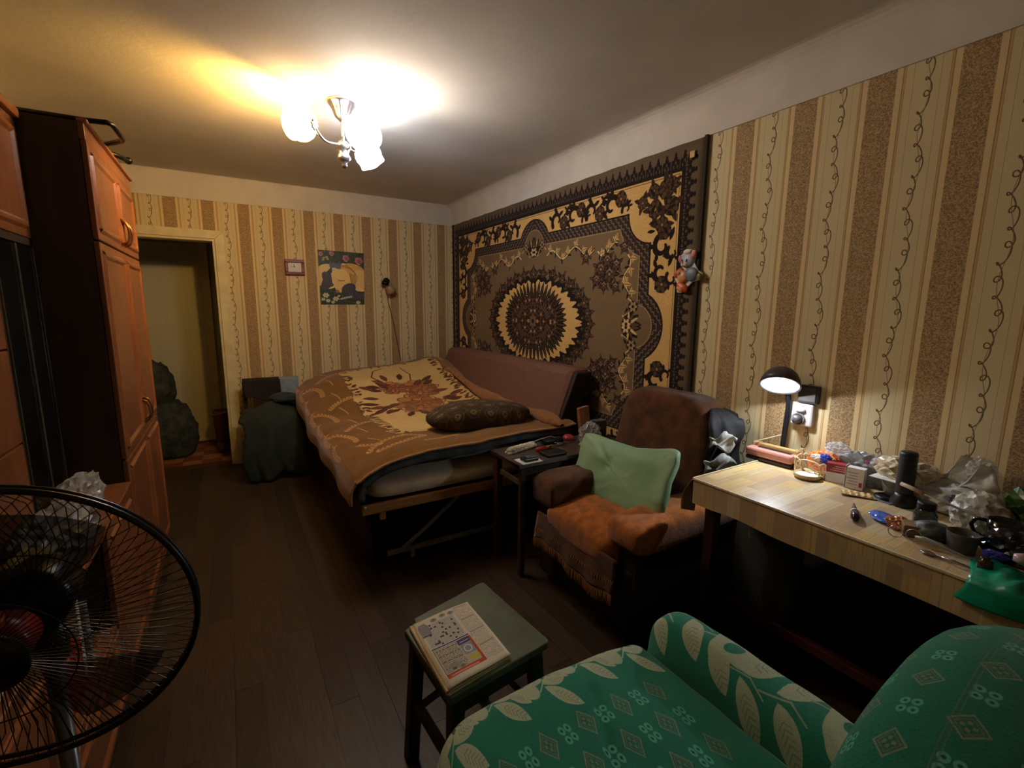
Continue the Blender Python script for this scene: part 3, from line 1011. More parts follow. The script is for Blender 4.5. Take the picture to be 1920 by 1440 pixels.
XW = -.393
wr = thing('wardrobe', 'tall orange-brown wardrobe with panelled doors and dark side, beside the doorway', 'wardrobe', (-.68, 2.84, 0))
m = MB()
m.box(XL + .004, 2.36, .08, XW - .020, 2.378, 2.06).box(XL + .004, 3.297, .08, XW - .020, 3.315, 2.06)
m.box(XL + .004, 2.378, .08, XW - .020, 3.297, .1).box(XL + .004, 2.378, 2.04, XW - .020, 3.297, 2.06).box(XL + .004, 2.378, .1, XL + .012, 3.297, 2.04)
m.box(XL + .004, 2.37, 0, XW - .05, 3.305, .08)
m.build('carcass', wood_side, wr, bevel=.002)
rbox('top_rail', XW - .020, 2.36, 2.0, XW - .002, 3.315, 2.06, wood, wr, bevel=.003)
rbox('top_lip', XW - .022, 2.355, 2.058, XW + .010, 3.318, 2.072, wood_mould, wr, bevel=.004)
rbox('plinth', XW - .05, 2.365, 0, XW - .012, 3.31, .075, wood, wr)
ym = 2.86
for (a, b_, hs) in ((2.36, ym, ym - .035), (ym, 3.315, ym + .035)):
    panel_door(wr, XW, a, b_, 1.65, 2.0, hs, 1.735)
    panel_door(wr, XW, a, b_, .79, 1.645, hs, .90)
    panel_door(wr, XW, a, b_, .08, .785)

XS = -.575
wu = thing('wall_unit', 'orange-brown wall unit with dark glass showcase next to the wardrobe', 'cabinet', (-.75, 1.6, 0))
YA, YB, YC = 2.355, 1.99, .62       # right end, glass section end, near end
CT = .70
m = MB()
for y in (YA - .016, YB, 1.3, YC):
    m.box(XL + .004, y, CT, XS - .002, y + .016, 2.06)
m.box(XL + .004, YC, 2.045, XS - .002, YA, 2.062)
m.box(XL + .004, YC, 1.61, XS - .002, YA, 1.635)
m.box(XL + .004, YC, CT, XL + .012, YA, 2.05)
m.box(XL + .012, YB + .016, 1.30, XS - .03, YA - .016, 1.306)
m.box(XL + .012, YB + .016, 1.00, XS - .03, YA - .016, 1.006)
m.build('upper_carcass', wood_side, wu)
rbox('cornice', XS - .02, YC, 2.035, XS + .015, YA, 2.068, wood_mould, wu, bevel=.005)
panel_door(wu, XS, YB, YA, 1.635, 2.035)
panel_door(wu, XS, 1.3, YB, 1.635, 2.035)
panel_door(wu, XS, YC, 1.3, 1.635, 2.035)
gl = mat('dark_showcase_glass', hexc(60, 66, 66), rough=.06, trans=.85, spec=.6, var=.05)
for k, (a, b_) in enumerate(((YB + .012, (YA + YB) / 2), ((YA + YB) / 2 + .004, YA - .014))):
    g = rbox('glass_door', XS - .006, a, CT + .02, XS - .001, b_, 1.605, gl, wu, bevel=.001)
    for yy in (a, b_ - .005):
        rbox('edge_strip', XS - .002, yy, CT + .02, XS + .004, yy + .005, 1.605, mat('dull_chrome_strip', hexc(130, 132, 128), rough=.25, metal=.8, var=.2, scale=40), g, bevel=.0015)
# solid part with drawers nearer the viewer
for k, (z0, z1) in enumerate(((CT + .02, .98), (.985, 1.27), (1.275, 1.605))):
    d = rbox('drawer_front', XS - .018, 1.31, z0, XS, YB - .004, z1, wood, wu, bevel=.004)
    MB().tube([(XS + .002, 1.6, (z0 + z1) / 2), (XS + .026, 1.61, (z0 + z1) / 2), (XS + .030, 1.655, (z0 + z1) / 2), (XS + .026, 1.70, (z0 + z1) / 2), (XS + .002, 1.71, (z0 + z1) / 2)], .006, 8).build('drawer_handle', bronze, d, smooth=True)
rbox('side_door', XS - .018, YC, CT + .02, XS, 1.305, 1.605, wood, wu)
m = MB()
m.box(XL + .004, YC, .07, XW - .022, YC + .016, CT - .02)
for y in (YA - .016, 1.9, 1.28):
    m.box(XL + .004, y, .07, XW - .022, y + .016, CT - .02)
m.box(XL + .004, YC, .07, XW - .022, YA, .09).box(XL + .004, YC, 0, XW - .05, YA, .07).box(XL + .004, YC, .09, XL + .012, YA, CT - .02)
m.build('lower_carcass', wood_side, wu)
rbox('counter', XL + .004, YC, CT - .02, XW + .006, YA, CT, wood, wu, bevel=.004)
panel_door(wu, XW, 1.9, YA, .08, CT - .025)
for (a, b_) in ((YC, 1.28),):
    panel_door(wu, XW, a, b_, .08, CT - .025)
panel_door(wu, XW, 1.28, 1.9, .08, .33)
rbox('niche_shelf', XL + .012, 1.296, .33, XW - .005, 1.9, .348, wood, wu)

# black metal frame lying on the wardrobe
fr = thing('folding_rack', 'black bent metal rack lying on top of the wardrobe', 'rack', (-.40, 2.6, 2.072))
bm_ = mat('black_metal', hexc(20, 20, 22), rough=.35, metal=.5, var=.1)
MB().tube([(-.60, 2.42, 2.082), (-.40, 2.42, 2.083), (-.335, 2.405, 2.083), (-.322, 2.42, 2.083), (-.316, 2.60, 2.083), (-.325, 2.635, 2.083), (-.40, 2.735, 2.083), (-.60, 2.735, 2.083)], .010, 8).build('frame_loop', bm_, fr, smooth=True)
MB().tube([(-.46, 2.80, 2.083), (-.375, 2.90, 2.083), (-.352, 2.965, 2.083)], .011, 8).ball((-.350, 2.975, 2.086), .017, 10, 8).build('frame_end', bm_, fr, smooth=True)

# clutter on the counter and in the niche
clear = mat('thin_clear_plastic', hexc(220, 224, 226), rough=.18, alpha=.42, spec=.8, var=.04)
greyb = mat('grey_plastic_film', hexc(150, 152, 150), rough=.25, alpha=.8, spec=.7, var=.2, scale=14)
whiteb = mat('white_carrier_bag', hexc(206, 208, 206), rough=.4, spec=.4, var=.06, alpha=.95)
tag(crumple('plastic_bag', (-.47, 1.72, CT), (.07, .13, .07), greyb, seed=2), 'crumpled silvery plastic bag on the wall unit counter', 'bag')
tag(crumple('plastic_bag', (-.46, 1.45, CT), (.06, .10, .06), mat('yellowish_bag', hexc(176, 160, 96), rough=.3, alpha=.9, var=.2), seed=5), 'yellowish crumpled bag on the wall unit counter behind the fan', 'bag')
tag(crumple('plastic_bag', (-.49, 2.10, CT), (.05, .10, .06), clear, seed=9), 'clear crumpled bag on the counter below the showcase', 'bag')
pp = mat('newsprint', hexc(206, 200, 182), rough=.85, var=.12, scale=60)
o = MB()
for k in range(5):
    a = .1 * k
    o.box(-.10, -.14, k * .004, .09, .14, k * .004 + .003, Matrix.Rotation(.08 * (k % 3) - .06, 3, 'Z'))
o = mesh('newspaper_pile', [(x * .72 - .475, y * .8 + 1.20, z + CT) for x, y, z in o.V], o.F, pp)
tag(o, 'small pile of newspapers on the counter at the near end', 'newspapers')
tag(rbox('carton', -.56, 1.42, .348, -.42, 1.62, .50, mat('red_carton', hexc(150, 34, 26), rough=.5), bevel=.003), 'red carton in the open niche of the wall unit', 'box')
tag(rbox('notebook', -.58, 1.66, .348, -.43, 1.685, .58, pp, bevel=.002), 'pale book standing in the open niche', 'book')
tag(rbox('notebook', -.57, 1.69, .348, -.42, 1.72, .55, mat('grey_cover', hexc(120, 120, 116), rough=.6), bevel=.002), 'grey book standing in the open niche', 'book')
for k, (y, z, c) in enumerate(((2.09, 1.006, hexc(150, 60, 40)), (2.20, 1.006, hexc(170, 166, 150)), (2.12, 1.306, hexc(120, 56, 40)))):
    tag(MB().lathe([(.03, 0), (.038, .02), (.04, .06), (.03, .10), (.018, .125), (.02, .14), (0, .14)], (-.68, y, z), 20).build('vase', mat('glazed_%d' % k, c, rough=.2), smooth=True),
        ('rust coloured vase on the lower showcase shelf', 'pale vase on the lower showcase shelf', 'brown vase on the upper showcase shelf')[k], 'vase')

# ================================================================ doorway surroundings
sk = thing('dark_sack', 'bulging dark camouflage sack on the hall floor', 'sack', (-.50, 5.25, 0))
camo = mat('camouflage_cloth', hexc(30, 34, 28), col2=hexc(66, 72, 62), rough=.9, scale=14, bump=.3, bscale=60)
crumple('sack_body', (-.53, 5.28, 0), (.19, .16, .30), camo, sk, seed=4, amp=.16, freq=2, facet=False)
crumple('sack_top', (-.62, 5.30, .40), (.14, .13, .22), camo, sk, seed=8, amp=.2, freq=2.4, flat=False, facet=False)
bt = thing('boot', 'tall brown leather boot with a strap standing in the hall', 'boot', (-.135, 5.27, 0))
lea = mat('brown_leather', hexc(84, 50, 34), rough=.4, var=.2, scale=14, bump=.3, bscale=80)
MB().lathe([(.0, .035), (.05, .035), (.052, .10), (.058, .2), (.066, .34), (.07, .40), (.062, .402), (.0, .30)], (-.135, 5.30, 0), 20).build('shaft', lea, bt, smooth=True)
cushion('foot', (-.135, 5.235, .052), (.048, .11, .045), lea, bt, e=(.7, .8), nu=24, nv=12)
rbox('heel', -.17, 5.29, 0, -.10, 5.35, .035, blk, bt)
MB().tube([(-.135 + .071 * math.cos(a), 5.30 + .071 * math.sin(a), .375 + .015 * math.cos(a)) for a in np.linspace(0, 2 * PI, 20)[:-1]], .007, 6, closed=True).build('strap', mat('pale_strap', hexc(150, 110, 84), rough=.5), bt)
# clothes chair between the doorway and the sofa bed
cc = thing('chair', 'wooden chair buried in clothes between doorway and sofa bed', 'chair', (.25, 4.35, 0))
cw_ = mat('dark_varnished_wood', hexc(58, 34, 22), rough=.4, var=.15, stretch=(6, 6, 1), scale=6)
for (x_, y_, h_) in ((.075, 4.60, .76), (.40, 4.60, .76), (.085, 4.18, .44), (.40, 4.18, .44)):
    rbox('leg', x_ - .017, y_ - .017, 0, x_ + .017, y_ + .017, h_, cw_, cc)
rbox('seat', .06, 4.16, .43, .43, 4.60, .46, cw_, cc, bevel=.008)
rbox('backrest', .06, 4.575, .62, .415, 4.60, .77, cw_, cc, bevel=.008)
navy = mat('black_brown_cloth', hexc(36, 26, 24), rough=.95, bump=.3, bscale=80)
def drape_over(name, x0, x1, yb, zt, zb_back, zb_front, m, lab, ripple=.012, seed=0, thick=.012, yf=None, parent=None):
    """cloth folded over a rail at (yb, zt), hanging front and back"""
    def fn(u, v):
        x = x0 + (x1 - x0) * u
        r = ripple * math.sin(u * 13 + seed) * min(1, abs(v - .45) * 3) + .006 * math.sin(u * 31 + seed * 2)
        if v < .4:
            t = v / .4
            return (x, yb + .032, zb_back + (zt - .02 - zb_back) * t)
        if v < .5:
            a = (v - .4) / .1 * PI
            return (x, yb + .032 * math.cos(a), zt - .02 + .022 * math.sin(a))
        t = (v - .5) / .5
        zz = zt - .02 + (zb_front - zt + .02 + .03 * math.sin(u * 5 + seed)) * t
        return (x + .02 * t * math.sin(seed + u * 3), yb - .032 - abs(r) * t - .02 * t, zz)
    return sgrid(name, fn, 24, 30, m, parent, solid=thick)
tag(drape_over('folded_trousers', .062, .345, 4.585, .79, .68, .60, navy, '', seed=1), 'dark brown garment folded over the chair back', 'clothing')
tag(drape_over('blue_shirt', .352, .50, 4.585, .785, .60, .47, mat('pale_blue_cotton', hexc(124, 142, 150), rough=.9, bump=.3, bscale=60), '', seed=3), 'pale blue shirt hanging at the end of the chair back', 'clothing')
gc = mat('dark_green_cloth', hexc(36, 44, 34), rough=.95, var=.2, scale=12, bump=.3, bscale=70)
def heap(u, v):
    x = .03 + .47 * u
    s_ = v
    if s_ < .45:
        t = s_ / .45
        y = 4.55 - .40 * t
        z = .49 + .10 * math.sin(t * PI) * math.sin(u * PI) ** .6 + .02 * math.sin(u * 9 + t * 6)
    else:
        t = (s_ - .45) / .55
        y = 4.15 - .05 * math.sin(t * 2.2) - .022 * math.sin(u * 17 + t * 2) * t - .012 * math.sin(u * 37 - t * 3) * t
        z = .49 - .46 * t * (1 + .08 * math.sin(u * 8))
    return (x + .015 * math.sin(v * 14), y, max(z, .02))
tag(sgrid('green_jacket', heap, 26, 32, gc, solid=.014), 'dark green jacket heaped over the chair seat down to the floor', 'clothing')
jn = crumple('sweater', (.36, 4.38, .60), (.11, .10, .04), mat('slate_knit', hexc(50, 56, 54), rough=.95, bump=.3, bscale=120), seed=12, amp=.15, freq=2, facet=False)
tag(jn, 'slate grey sweater lying on the heap of clothes', 'clothing')

# ================================================================ sofa bed
sb = thing('sofa_bed', 'unfolded sofa bed with wooden rail and reddish brown backrest', 'sofa bed', (1.2, 3.4, 0))
rail = mat('honey_wood_rail', hexc(176, 126, 70), rough=.5, var=.15, stretch=(1, 8, 8), scale=8)
darkp = mat('dark_brown_panel', hexc(46, 30, 22), rough=.6, var=.15)
BX0, BX1, BY0, BY1 = .50, 1.93, 2.26, 4.60
m = MB().box(BX0 + .06, BY0 + .20, .0, BX0 + .09, BY1 - .02, .355).box(BX0 + .06, BY1 - .05, 0, BX1, BY1 - .02, .355).box(BX1 - .03, BY0 + .20, 0, BX1, BY1 - .05, .355)
m.build('bed_base', darkp, sb)
rbox('front_rail', BX0, BY0, .375, BX1 - .3, BY0 + .025, .425, rail, sb, bevel=.004)
rbox('side_rail', BX0, BY0 + .025, .36, BX0 + .025, BY1, .425, darkp, sb)
MB().box(BX0 + .025, BY0 + .025, .39, BX1, BY1, .40).build('bed_deck', darkp, sb)
met = mat('grey_steel_bar', hexc(176, 178, 172), rough=.5, metal=.3, var=.15)
def bar(name, a, b_, w_=.012, h=.028):
    a, b_ = Vector(a), Vector(b_)
    d = (b_ - a).normalized()
    up = d.cross(Vector((0, 1, 0))).normalized()
    s_ = Vector((0, 1, 0))
    P = []
    for e in (a, b_):
        for i, j in ((-1, -1), (1, -1), (1, 1), (-1, 1)):
            P.append(tuple(e + s_ * w_ * .5 * i + up * h * .5 * j))
    MB().hexa(P).build(name, met, sb, bevel=.001)
bar('steel_bar', (.66, 2.42, .055), (1.35, 2.42, .055), h=.03)
bar('brace', (.75, 2.41, .07), (1.075, 2.41, .30), h=.022)
bar('brace', (1.075, 2.41, .30), (1.11, 2.41, .365), h=.03)
bar('brace', (1.10, 2.42, .367), (1.30, 2.42, .367), h=.025)
rbox('foot', .79, 2.405, 0, .815, 2.43, .045, met, sb)
rbox('foot', 1.33, 2.405, 0, 1.355, 2.43, .045, met, sb)
rbox('corner_block', BX0 + .09, BY0 + .01, .33, BX0 + .12, BY0 + .04, .375, rail, sb)
MB().lathe([(0, .0), (.008, 0), (.009, .006), (.004, .012), (0, .012)], (BX0 + .012, BY0 - .001, .42), 10, RX(PI / 2)).build('rail_knob', mat('white_knob', hexc(200, 196, 186), rough=.4), sb)
bbm = mat('reddish_brown_upholstery', hexc(104, 68, 50), rough=.85, var=.10, scale=40, bump=.2, bscale=300)
# backrest leaning on the wall
def bk(u, v): return u
V = [(1.69, 2.395, .44), (1.69, 4.47, .44), (1.85, 4.47, .44), (1.85, 2.395, .44), (1.905, 2.385, 1.02), (1.905, 4.44, 1.01), (2.07, 4.44, 1.01), (2.07, 2.385, 1.02)]
MB().hexa(V).build('backrest', bbm, sb, bevel=.045)
MB().hexa([(1.70, 2.375, .45), (1.70, 2.40, .45), (1.85, 2.40, .45), (1.85, 2.375, .45), (1.925, 2.37, .995), (1.925, 2.40, .995), (2.06, 2.40, .995), (2.06, 2.37, .995)]).build('backrest_end', mat('shaded_end_panel', hexc(34, 24, 20), rough=.7), sb, bevel=.01)  # end face coloured near black for the shadow on it
# mattress pad
ms = mat('off_white_ticking', hexc(226, 210, 182), rough=.9, var=.08, scale=8, bump=.4, bscale=30)
def pad(v):
    v.z += .012 * noise.noise(v * 5) * (1 if v.z > 0 else .2)
    v.y += .012 * noise.noise(v * 9 + Vector((3, 0, 0)))
    return v
o = cushion('mattress_pad', (1.22, 3.43, .475), (.69, 1.16, .065), ms, e=(.12, .45), warp=pad, nu=90, nv=20)
tag(o, 'off-white mattress pad showing under the quilt at the near end', 'mattress')

def bz(x, y):
    """height of the bedding at (x, y)"""
    t = min(1, max(0, (y - 3.35) / 1.0))
    s_ = t * t * (3 - 2 * t)
    side = min(1, max(0, (x - .5) / .35))
    side = side * (2 - side)
    z = .585 + .03 * side + .055 * math.exp(-((y - 2.2) / .45) ** 2) * side + .03 * (x - .9) * math.exp(-((y - 2.2) / .6) ** 2) + .20 * s_ * (.55 + .45 * side)
    z += .06 * math.exp(-((x - 1.75) / .16) ** 2) * (1 if y > 3.6 else max(0, (y - 2.4) / 1.2))
    z += .05 * math.exp(-((y - 4.4) / .18) ** 2 - ((x - 1.5) / .35) ** 2)
    z += .012 * noise.noise(Vector((x * 3.2, y * 3.2, 0))) + .006 * noise.noise(Vector((x * 9, y * 9, 1)))
    return z
def bed_sheet(name, x0, x1, y0, y1, dz, drop_l, drop_f, drop_b, m, uvfn, nu=110, nv=120, solid=.012, wave=.012):
    """cover over the bed: across u (left drop, top), along v (near hem, top, far drop)"""
    Lw, Ln = x1 - x0, y1 - y0
    def fn(u, v):
        su = u * (Lw + drop_l) - drop_l
        sv = v * (Ln + drop_f + drop_b) - drop_f
        x = x0 + max(su, 0)
        y = y0 + min(max(sv, 0), Ln)
        z = bz(x, y) + dz
        fl_, ff, fb = max(-su, 0), max(-sv, 0), max(sv - Ln, 0)
        if fl_ > 0:
            k = min(1, fl_ / .06)
            x -= .035 * k * math.sin(min(1, fl_ / .12) * PI / 2) + .010 * k * math.sin(y * 11) * min(1, fl_ / drop_l)
            z -= fl_ - .016 * (1 - math.exp(-fl_ / .05))
        else:
            z -= .025 * max(0, 1 - su / .07) ** 2
        if ff > 0:
            y -= .03 * math.sin(min(1, ff / .08) * PI / 2) + .006 * math.sin(x * 19)
            z -= ff * (1 + .25 * math.sin(x * 6.5 + 1.0))
        else:
            z -= .022 * max(0, 1 - sv / .07) ** 2
        if fb > 0:
            y += .03 * math.sin(min(1, fb / .08) * PI / 2)
            z -= fb
        return (x, y, z)
    return sgrid(name, fn, nu, nv, m, solid=solid, uvfn=uvfn)

qm = mat('navy_quilt', hexc(56, 66, 72), col2=hexc(84, 96, 100), rough=.9, scale=3, stretch=(5, 1, 1), bump=.2, bscale=60)
o = bed_sheet('quilt', .515, 1.78, 2.275, 4.42, -.014, .10, .040, .05, qm, lambda u, v: (u, v), nu=60, nv=70, solid=.035)
tag(o, 'dark blue quilt layer between blanket and mattress pad', 'quilt')

def blanket():
    W, H = 640, 900            # u: 0 = left hem .. right ; v: 0 = near hem .. far
    br, cr, dk, pl = np.array(hexc(124, 82, 32)), np.array(hexc(206, 170, 104)), np.array(hexc(84, 36, 18)), hexc(190, 142, 82)
    c = Cv(W, H, br)
    r = np.random.default_rng(21)
    x0, x1, y0, y1 = 205, 585, 175, 800
    def wob(n, a): return [(r.random() - .5) * a for _ in range(n)]
    pts = [(x0 + a, y) for y, a in zip(np.linspace(y0, y1, 40), wob(40, 16))] + [(x, y1 + a) for x, a in zip(np.linspace(x0, x1, 24), wob(24, 14))] + [(x1 + a, y) for y, a in zip(np.linspace(y1, y0, 40), wob(40, 16))] + [(x, y0 + a) for x, a in zip(np.linspace(x1, x0, 24), wob(24, 14))]
    c.poly(pts, cr)
    for y in np.arange(y0, y1, 21):
        for xx, a in ((x0, 0), (x1, PI)):
            if r.random() < .85:
                c.line([(xx - 8, y), (xx + (26 if a == 0 else -26), y + 10 * (r.random() - .5))], 3, dk)
                c.leaf(xx + (10 if a == 0 else -10), y, a + r.random() * 1.6 - .8, 24, 11, dk)
                c.leaf(xx, y + 9, a + 1.1 - 2.2 * r.random(), 22, 9, br * .8)
    for x in np.arange(x0, x1, 30):
        for yy, a in ((y0, PI / 2), (y1, -PI / 2)):
            if r.random() < .7:
                c.line([(x, yy - 4), (x + 30, yy + (8 if a > 0 else -8))], 3, dk)
                c.leaf(x + 8, yy, a + r.random() * 2 - 1, 24, 10, dk)
    # bunch of roses in the middle
    for fx, fy, rr in ((395, 470, 74), (440, 580, 58), (350, 600, 40)):
        for k in range(22):
            a = k * 2.39996
            d = rr * math.sqrt(k / 22)
            t = np.array(hexc(176, 118, 62)) if k % 3 else np.array(hexc(150, 90, 44))
            c.ell(fx + d * math.cos(a), fy + d * math.sin(a), rr * .36, rr * .20, t * (.85 + .3 * (k % 4) / 4), a + 1.2)
            c.ring(fx + d * math.cos(a), fy + d * math.sin(a), rr * .34, rr * .19, 2.5, dk * 1.4)
    for k in range(34):
        a = r.random() * 2 * PI
        d = 62 + r.random() * 74
        c.leaf(395 + d * math.cos(a), 520 + 1.35 * d * math.sin(a), a + r.random() - .5, 50 + 16 * r.random(), 22, dk if k % 4 else np.array(hexc(112, 58, 28)), cr * .8 if k % 3 == 0 else None)
    c.line([(330, 640), (300, 690), (320, 740), (360, 760)], 5, dk)
    c.line([(430, 640), (450, 700), (430, 750)], 4, dk)
    # wheat ears on the border
    def ear(x, y, a, n, cur):
        for k in range(n):
            for s_ in (1, -1):
                c.leaf(x, y, a + s_ * .55, 15, 6.5, pl)
            x += 12 * math.cos(a)
            y += 12 * math.sin(a)
            a += cur
    for k, y in enumerate(range(90, 880, 105)):
        ear(115, y, 1.0 + .4 * (k % 2), 11, .12 if k % 2 else -.10)
        ear(55, y + 40, 1.9, 9, -.12)
        c.line([(150 + 10 * math.cos(t), y + 60 + 26 * t) for t in np.linspace(0, 2, 9)], 4, pl)
    for x in range(130, 600, 110):
        ear(x, 66 + 14 * (x % 3), .15, 12, .03)
        ear(x + 30, 120, 2.6, 6, -.1)
        ear(x, 850, -.1, 11, .02)
    for yy in (120, 330, 540, 750):
        ear(610, yy, 1.5, 12, .03)
    c.rect(0, 0, W, 7, hexc(186, 140, 92))
    c.rect(0, 0, 6, H, hexc(186, 140, 92))
    return c.grain(.16, 4)
bk_m = imat('plush_blanket', blanket(), rough=.95, bump=.4, bscale=260, spec=.1, sheen=.25, ext='EXTEND', noise_v=.12)
o = bed_sheet('blanket', .475, 1.84, 2.265, 4.50, .012, .15, .012, .16, bk_m, lambda u, v: (u, v))
tag(o, 'plush brown blanket with cream rose panel spread over the sofa bed', 'blanket')
# rolled edge of the blanket along the backrest
def roll(u, v):
    y = 2.22 + 1.75 * u
    a = 2 * PI * v
    rr = (.030 + .010 * math.sin(u * 13)) * math.sin(min(1, u * 9 + .18) * PI / 2) * math.sin(min(1, (1 - u) * 7 + .1) * PI / 2)
    x = 1.70 + .05 * math.sin(u * 4) + .05 * u
    return (x + rr * 1.5 * math.cos(a), y, bz(1.7, max(2.4, y)) + .03 + .03 * u + rr * math.sin(a))
o = sgrid('folded_blanket_edge', roll, 40, 14, mat('brown_plush', hexc(134, 84, 36), rough=.95, bump=.3, sheen=.2, var=.2), None)
o.parent = bpy.data.objects['blanket']
# patterned pillow
def pil():
    c = Cv(300, 240, hexc(58, 44, 26))
    r = np.random.default_rng(2)
    for x in range(20, 300, 42):
        for y in range(20, 240, 42):
            xx, yy = x + r.random() * 12, y + r.random() * 12
            c.ring(xx, yy, 15, 14, 3, hexc(84, 66, 40))
            c.ring(xx, yy, 8, 7, 3, hexc(92, 72, 44))
            c.flower(xx, yy, 8, 6, hexc(120, 96, 60), hexc(50, 34, 22))
            c.line([(xx + 14, yy), (xx + 26, yy + 14), (xx + 20, yy + 24)], 3, hexc(88, 66, 38))
    return c.grain(.15, 3)
def pw(v):
    k = min(1, abs(v.x) / .36)
    v.z *= (1 - .35 * k * k)
    v.y *= 1 - .22 * k * k + .05 * math.sin(v.x * 7)
    v.z += .012 * noise.noise(v * 7)
    return v
o = cushion('pillow', (1.35, 2.66, .715), (.335, .22, .105), imat('dark_floral_pillowcase', pil(), rough=.9, bump=.3, bscale=150), e=(.55, .75), warp=pw, M=RZ(-.10) @ RX(-.12), uvfn=lambda l: (l.x * 1.4 + .5 + .1 * l.z, l.y * 2 + .5 + l.z))
tag(o, 'dark brown floral pillow lying across the blanket', 'pillow')
# ================================================================ little table between bed and armchair
st = thing('side_table', 'small dark side table crowded with odds and ends, between sofa bed and brown armchair', 'table', (1.6, 2.04, 0))
TX0, TX1, TY0, TY1, TZ = 1.20, 1.98, 1.91, 2.215, .627
dwood = mat('dark_worn_wood', hexc(58, 44, 36), rough=.5, var=.2, scale=10, stretch=(2, 8, 8))
redw = mat('reddish_wood_leg', hexc(86, 50, 42), rough=.5, var=.15, stretch=(6, 6, 1), scale=6)
rbox('table_top', TX0, TY0, TZ - .022, TX1, TY1, TZ - .003, dwood, st, bevel=.004)
rbox('leg', TX0 + .01, TY1 - .055, 0, TX0 + .045, TY1 - .01, TZ - .022, redw, st)
rbox('leg', TX0 + .02, TY0 + .015, 0, TX0 + .05, TY0 + .045, TZ - .022, dwood, st)
rbox('leg', TX1 - .05, TY1 - .045, 0, TX1 - .02, TY1 - .015, TZ - .022, dwood, st)
rbox('leg', TX1 - .05, TY0 + .015, 0, TX1 - .02, TY0 + .045, TZ - .022, dwood, st)
rbox('apron', TX0 + .045, TY0 + .02, TZ - .07, TX1 - .05, TY0 + .034, TZ - .022, dwood, st)
rbox('side_rail', TX0 + .025, TY0 + .045, .50, TX0 + .04, TY1 - .055, .53, mat('greyish_rail', hexc(98, 88, 80), rough=.6), st)
MB().hexa([(TX0, TY0 - .003, TZ - .018), (TX1, TY0 - .003, TZ - .016), (TX1, TY0 + .002, TZ), (TX0, TY0 + .002, TZ), (TX0, TY1, TZ - .004), (TX1, TY1, TZ - .004), (TX1, TY1, TZ), (TX0, TY1, TZ)]).build('worn_cover', mat('brown_oilcloth', hexc(64, 52, 42), rough=.55, var=.25, scale=9, bump=.2, bscale=40), st)

cord = mat('cream_cotton', hexc(206, 196, 168), rough=.9, var=.08)
b = MB()
for k in range(7):
    ph = k * 1.3
    b.tube([(1.245 + .20 * t + .008 * math.sin(ph + t * 9), 2.10 + .05 * t + .016 * math.sin(ph * 2 + t * 13), TZ + .014 + .012 * math.sin(ph + t * 7) * (1 - .5 * t)) for t in np.linspace(0, 1, 16)], .009, 6)
tag(b.build('cotton_skein', cord, smooth=True), 'twisted hank of cream cotton on the side table', 'yarn')
tag(MB().box(1.22, 1.905, TZ, 1.34, 1.995, TZ + .004, None).build('paper_sheet', mat('white_paper', hexc(216, 214, 208), rough=.8)), 'white paper under the small black gadget on the side table', 'paper')
ph = thing('mobile_phone', 'black push-button phone lying on white paper on the side table', 'phone', (1.285, 1.95, TZ + .004))
rbox('case', 1.24, 1.92, TZ + .004, 1.325, 1.975, TZ + .022, blk, ph, bevel=.006)
MB().box(1.262, 1.930, TZ + .022, 1.318, 1.968, TZ + .0235).build('screen', mat('grey_screen', hexc(92, 104, 104), rough=.15), ph)
tag(rbox('wallet', 1.39, 1.935, TZ, 1.52, 2.02, TZ + .018, mat('black_leather', hexc(18, 17, 17), rough=.5), bevel=.007), 'flat black wallet on the side table', 'wallet')
sdv = thing('screwdriver', 'screwdriver with red handle and yellow collar on the side table', 'tool', (1.52, 2.09, TZ))
redp = mat('red_plastic', hexc(176, 44, 34), rough=.3)
MB().tube([(1.40, 2.055, TZ + .012), (1.47, 2.07, TZ + .012)], .011, 8).build('handle', redp, sdv, smooth=True)
MB().tube([(1.47, 2.07, TZ + .012), (1.52, 2.08, TZ + .012)], .008, 8).build('collar', mat('ochre_plastic', hexc(168, 112, 44), rough=.4), sdv, smooth=True)
MB().tube([(1.52, 2.08, TZ + .012), (1.63, 2.105, TZ + .006)], .003, 6).build('shank', silver, sdv, smooth=True)
sx = thing('scissors', 'small scissors with ring handles near the red lid', 'scissors', (1.60, 2.10, TZ))
for s_ in (1, -1):
    MB().tube([(1.585 + .018 * math.cos(a), 2.105 + s_ * .018 + .014 * math.sin(a), TZ + .012) for a in np.linspace(0, 2 * PI, 14)[:-1]], .004, 6, closed=True).build('ring_handle', silver, sx, smooth=True)
    MB().hexa([(1.60, 2.105 + s_ * .012, TZ + .006), (1.61, 2.105 + s_ * .004, TZ + .006), (1.70, 2.108, TZ + .006), (1.69, 2.106 + s_ * .003, TZ + .006), (1.60, 2.105 + s_ * .012, TZ + .009), (1.61, 2.105 + s_ * .004, TZ + .009), (1.70, 2.108, TZ + .009), (1.69, 2.106 + s_ * .003, TZ + .009)]).build('blade', silver, sx)
tag(MB().lathe([(.0, 0), (.034, 0), (.036, .008), (.032, .022), (.02, .032), (0, .034)], (1.70, 2.16, TZ), 20).build('red_lid', mat('dull_red_lid', hexc(150, 48, 46), rough=.4), smooth=True), 'dull red domed lid at the back of the side table', 'tin')  # loose round lid
tag(rbox('spectacle_case', 1.50, 2.12, TZ, 1.64, 2.165, TZ + .035, blk, bevel=.012), 'black spectacle case behind the screwdriver', 'case')
pk = mat('rust_packaging', hexc(142, 74, 52), rough=.35, var=.25, scale=14, col2=hexc(186, 128, 100))
M = RZ(.35) @ RX(-.12)
o = rbox('packet', -.055, -.012, 0, .055, .012, .20, pk, bevel=.006, M=M, c=(1.80, 2.12, TZ))
tag(o, 'upright rust-red food packet leaning at the end of the side table', 'packet')
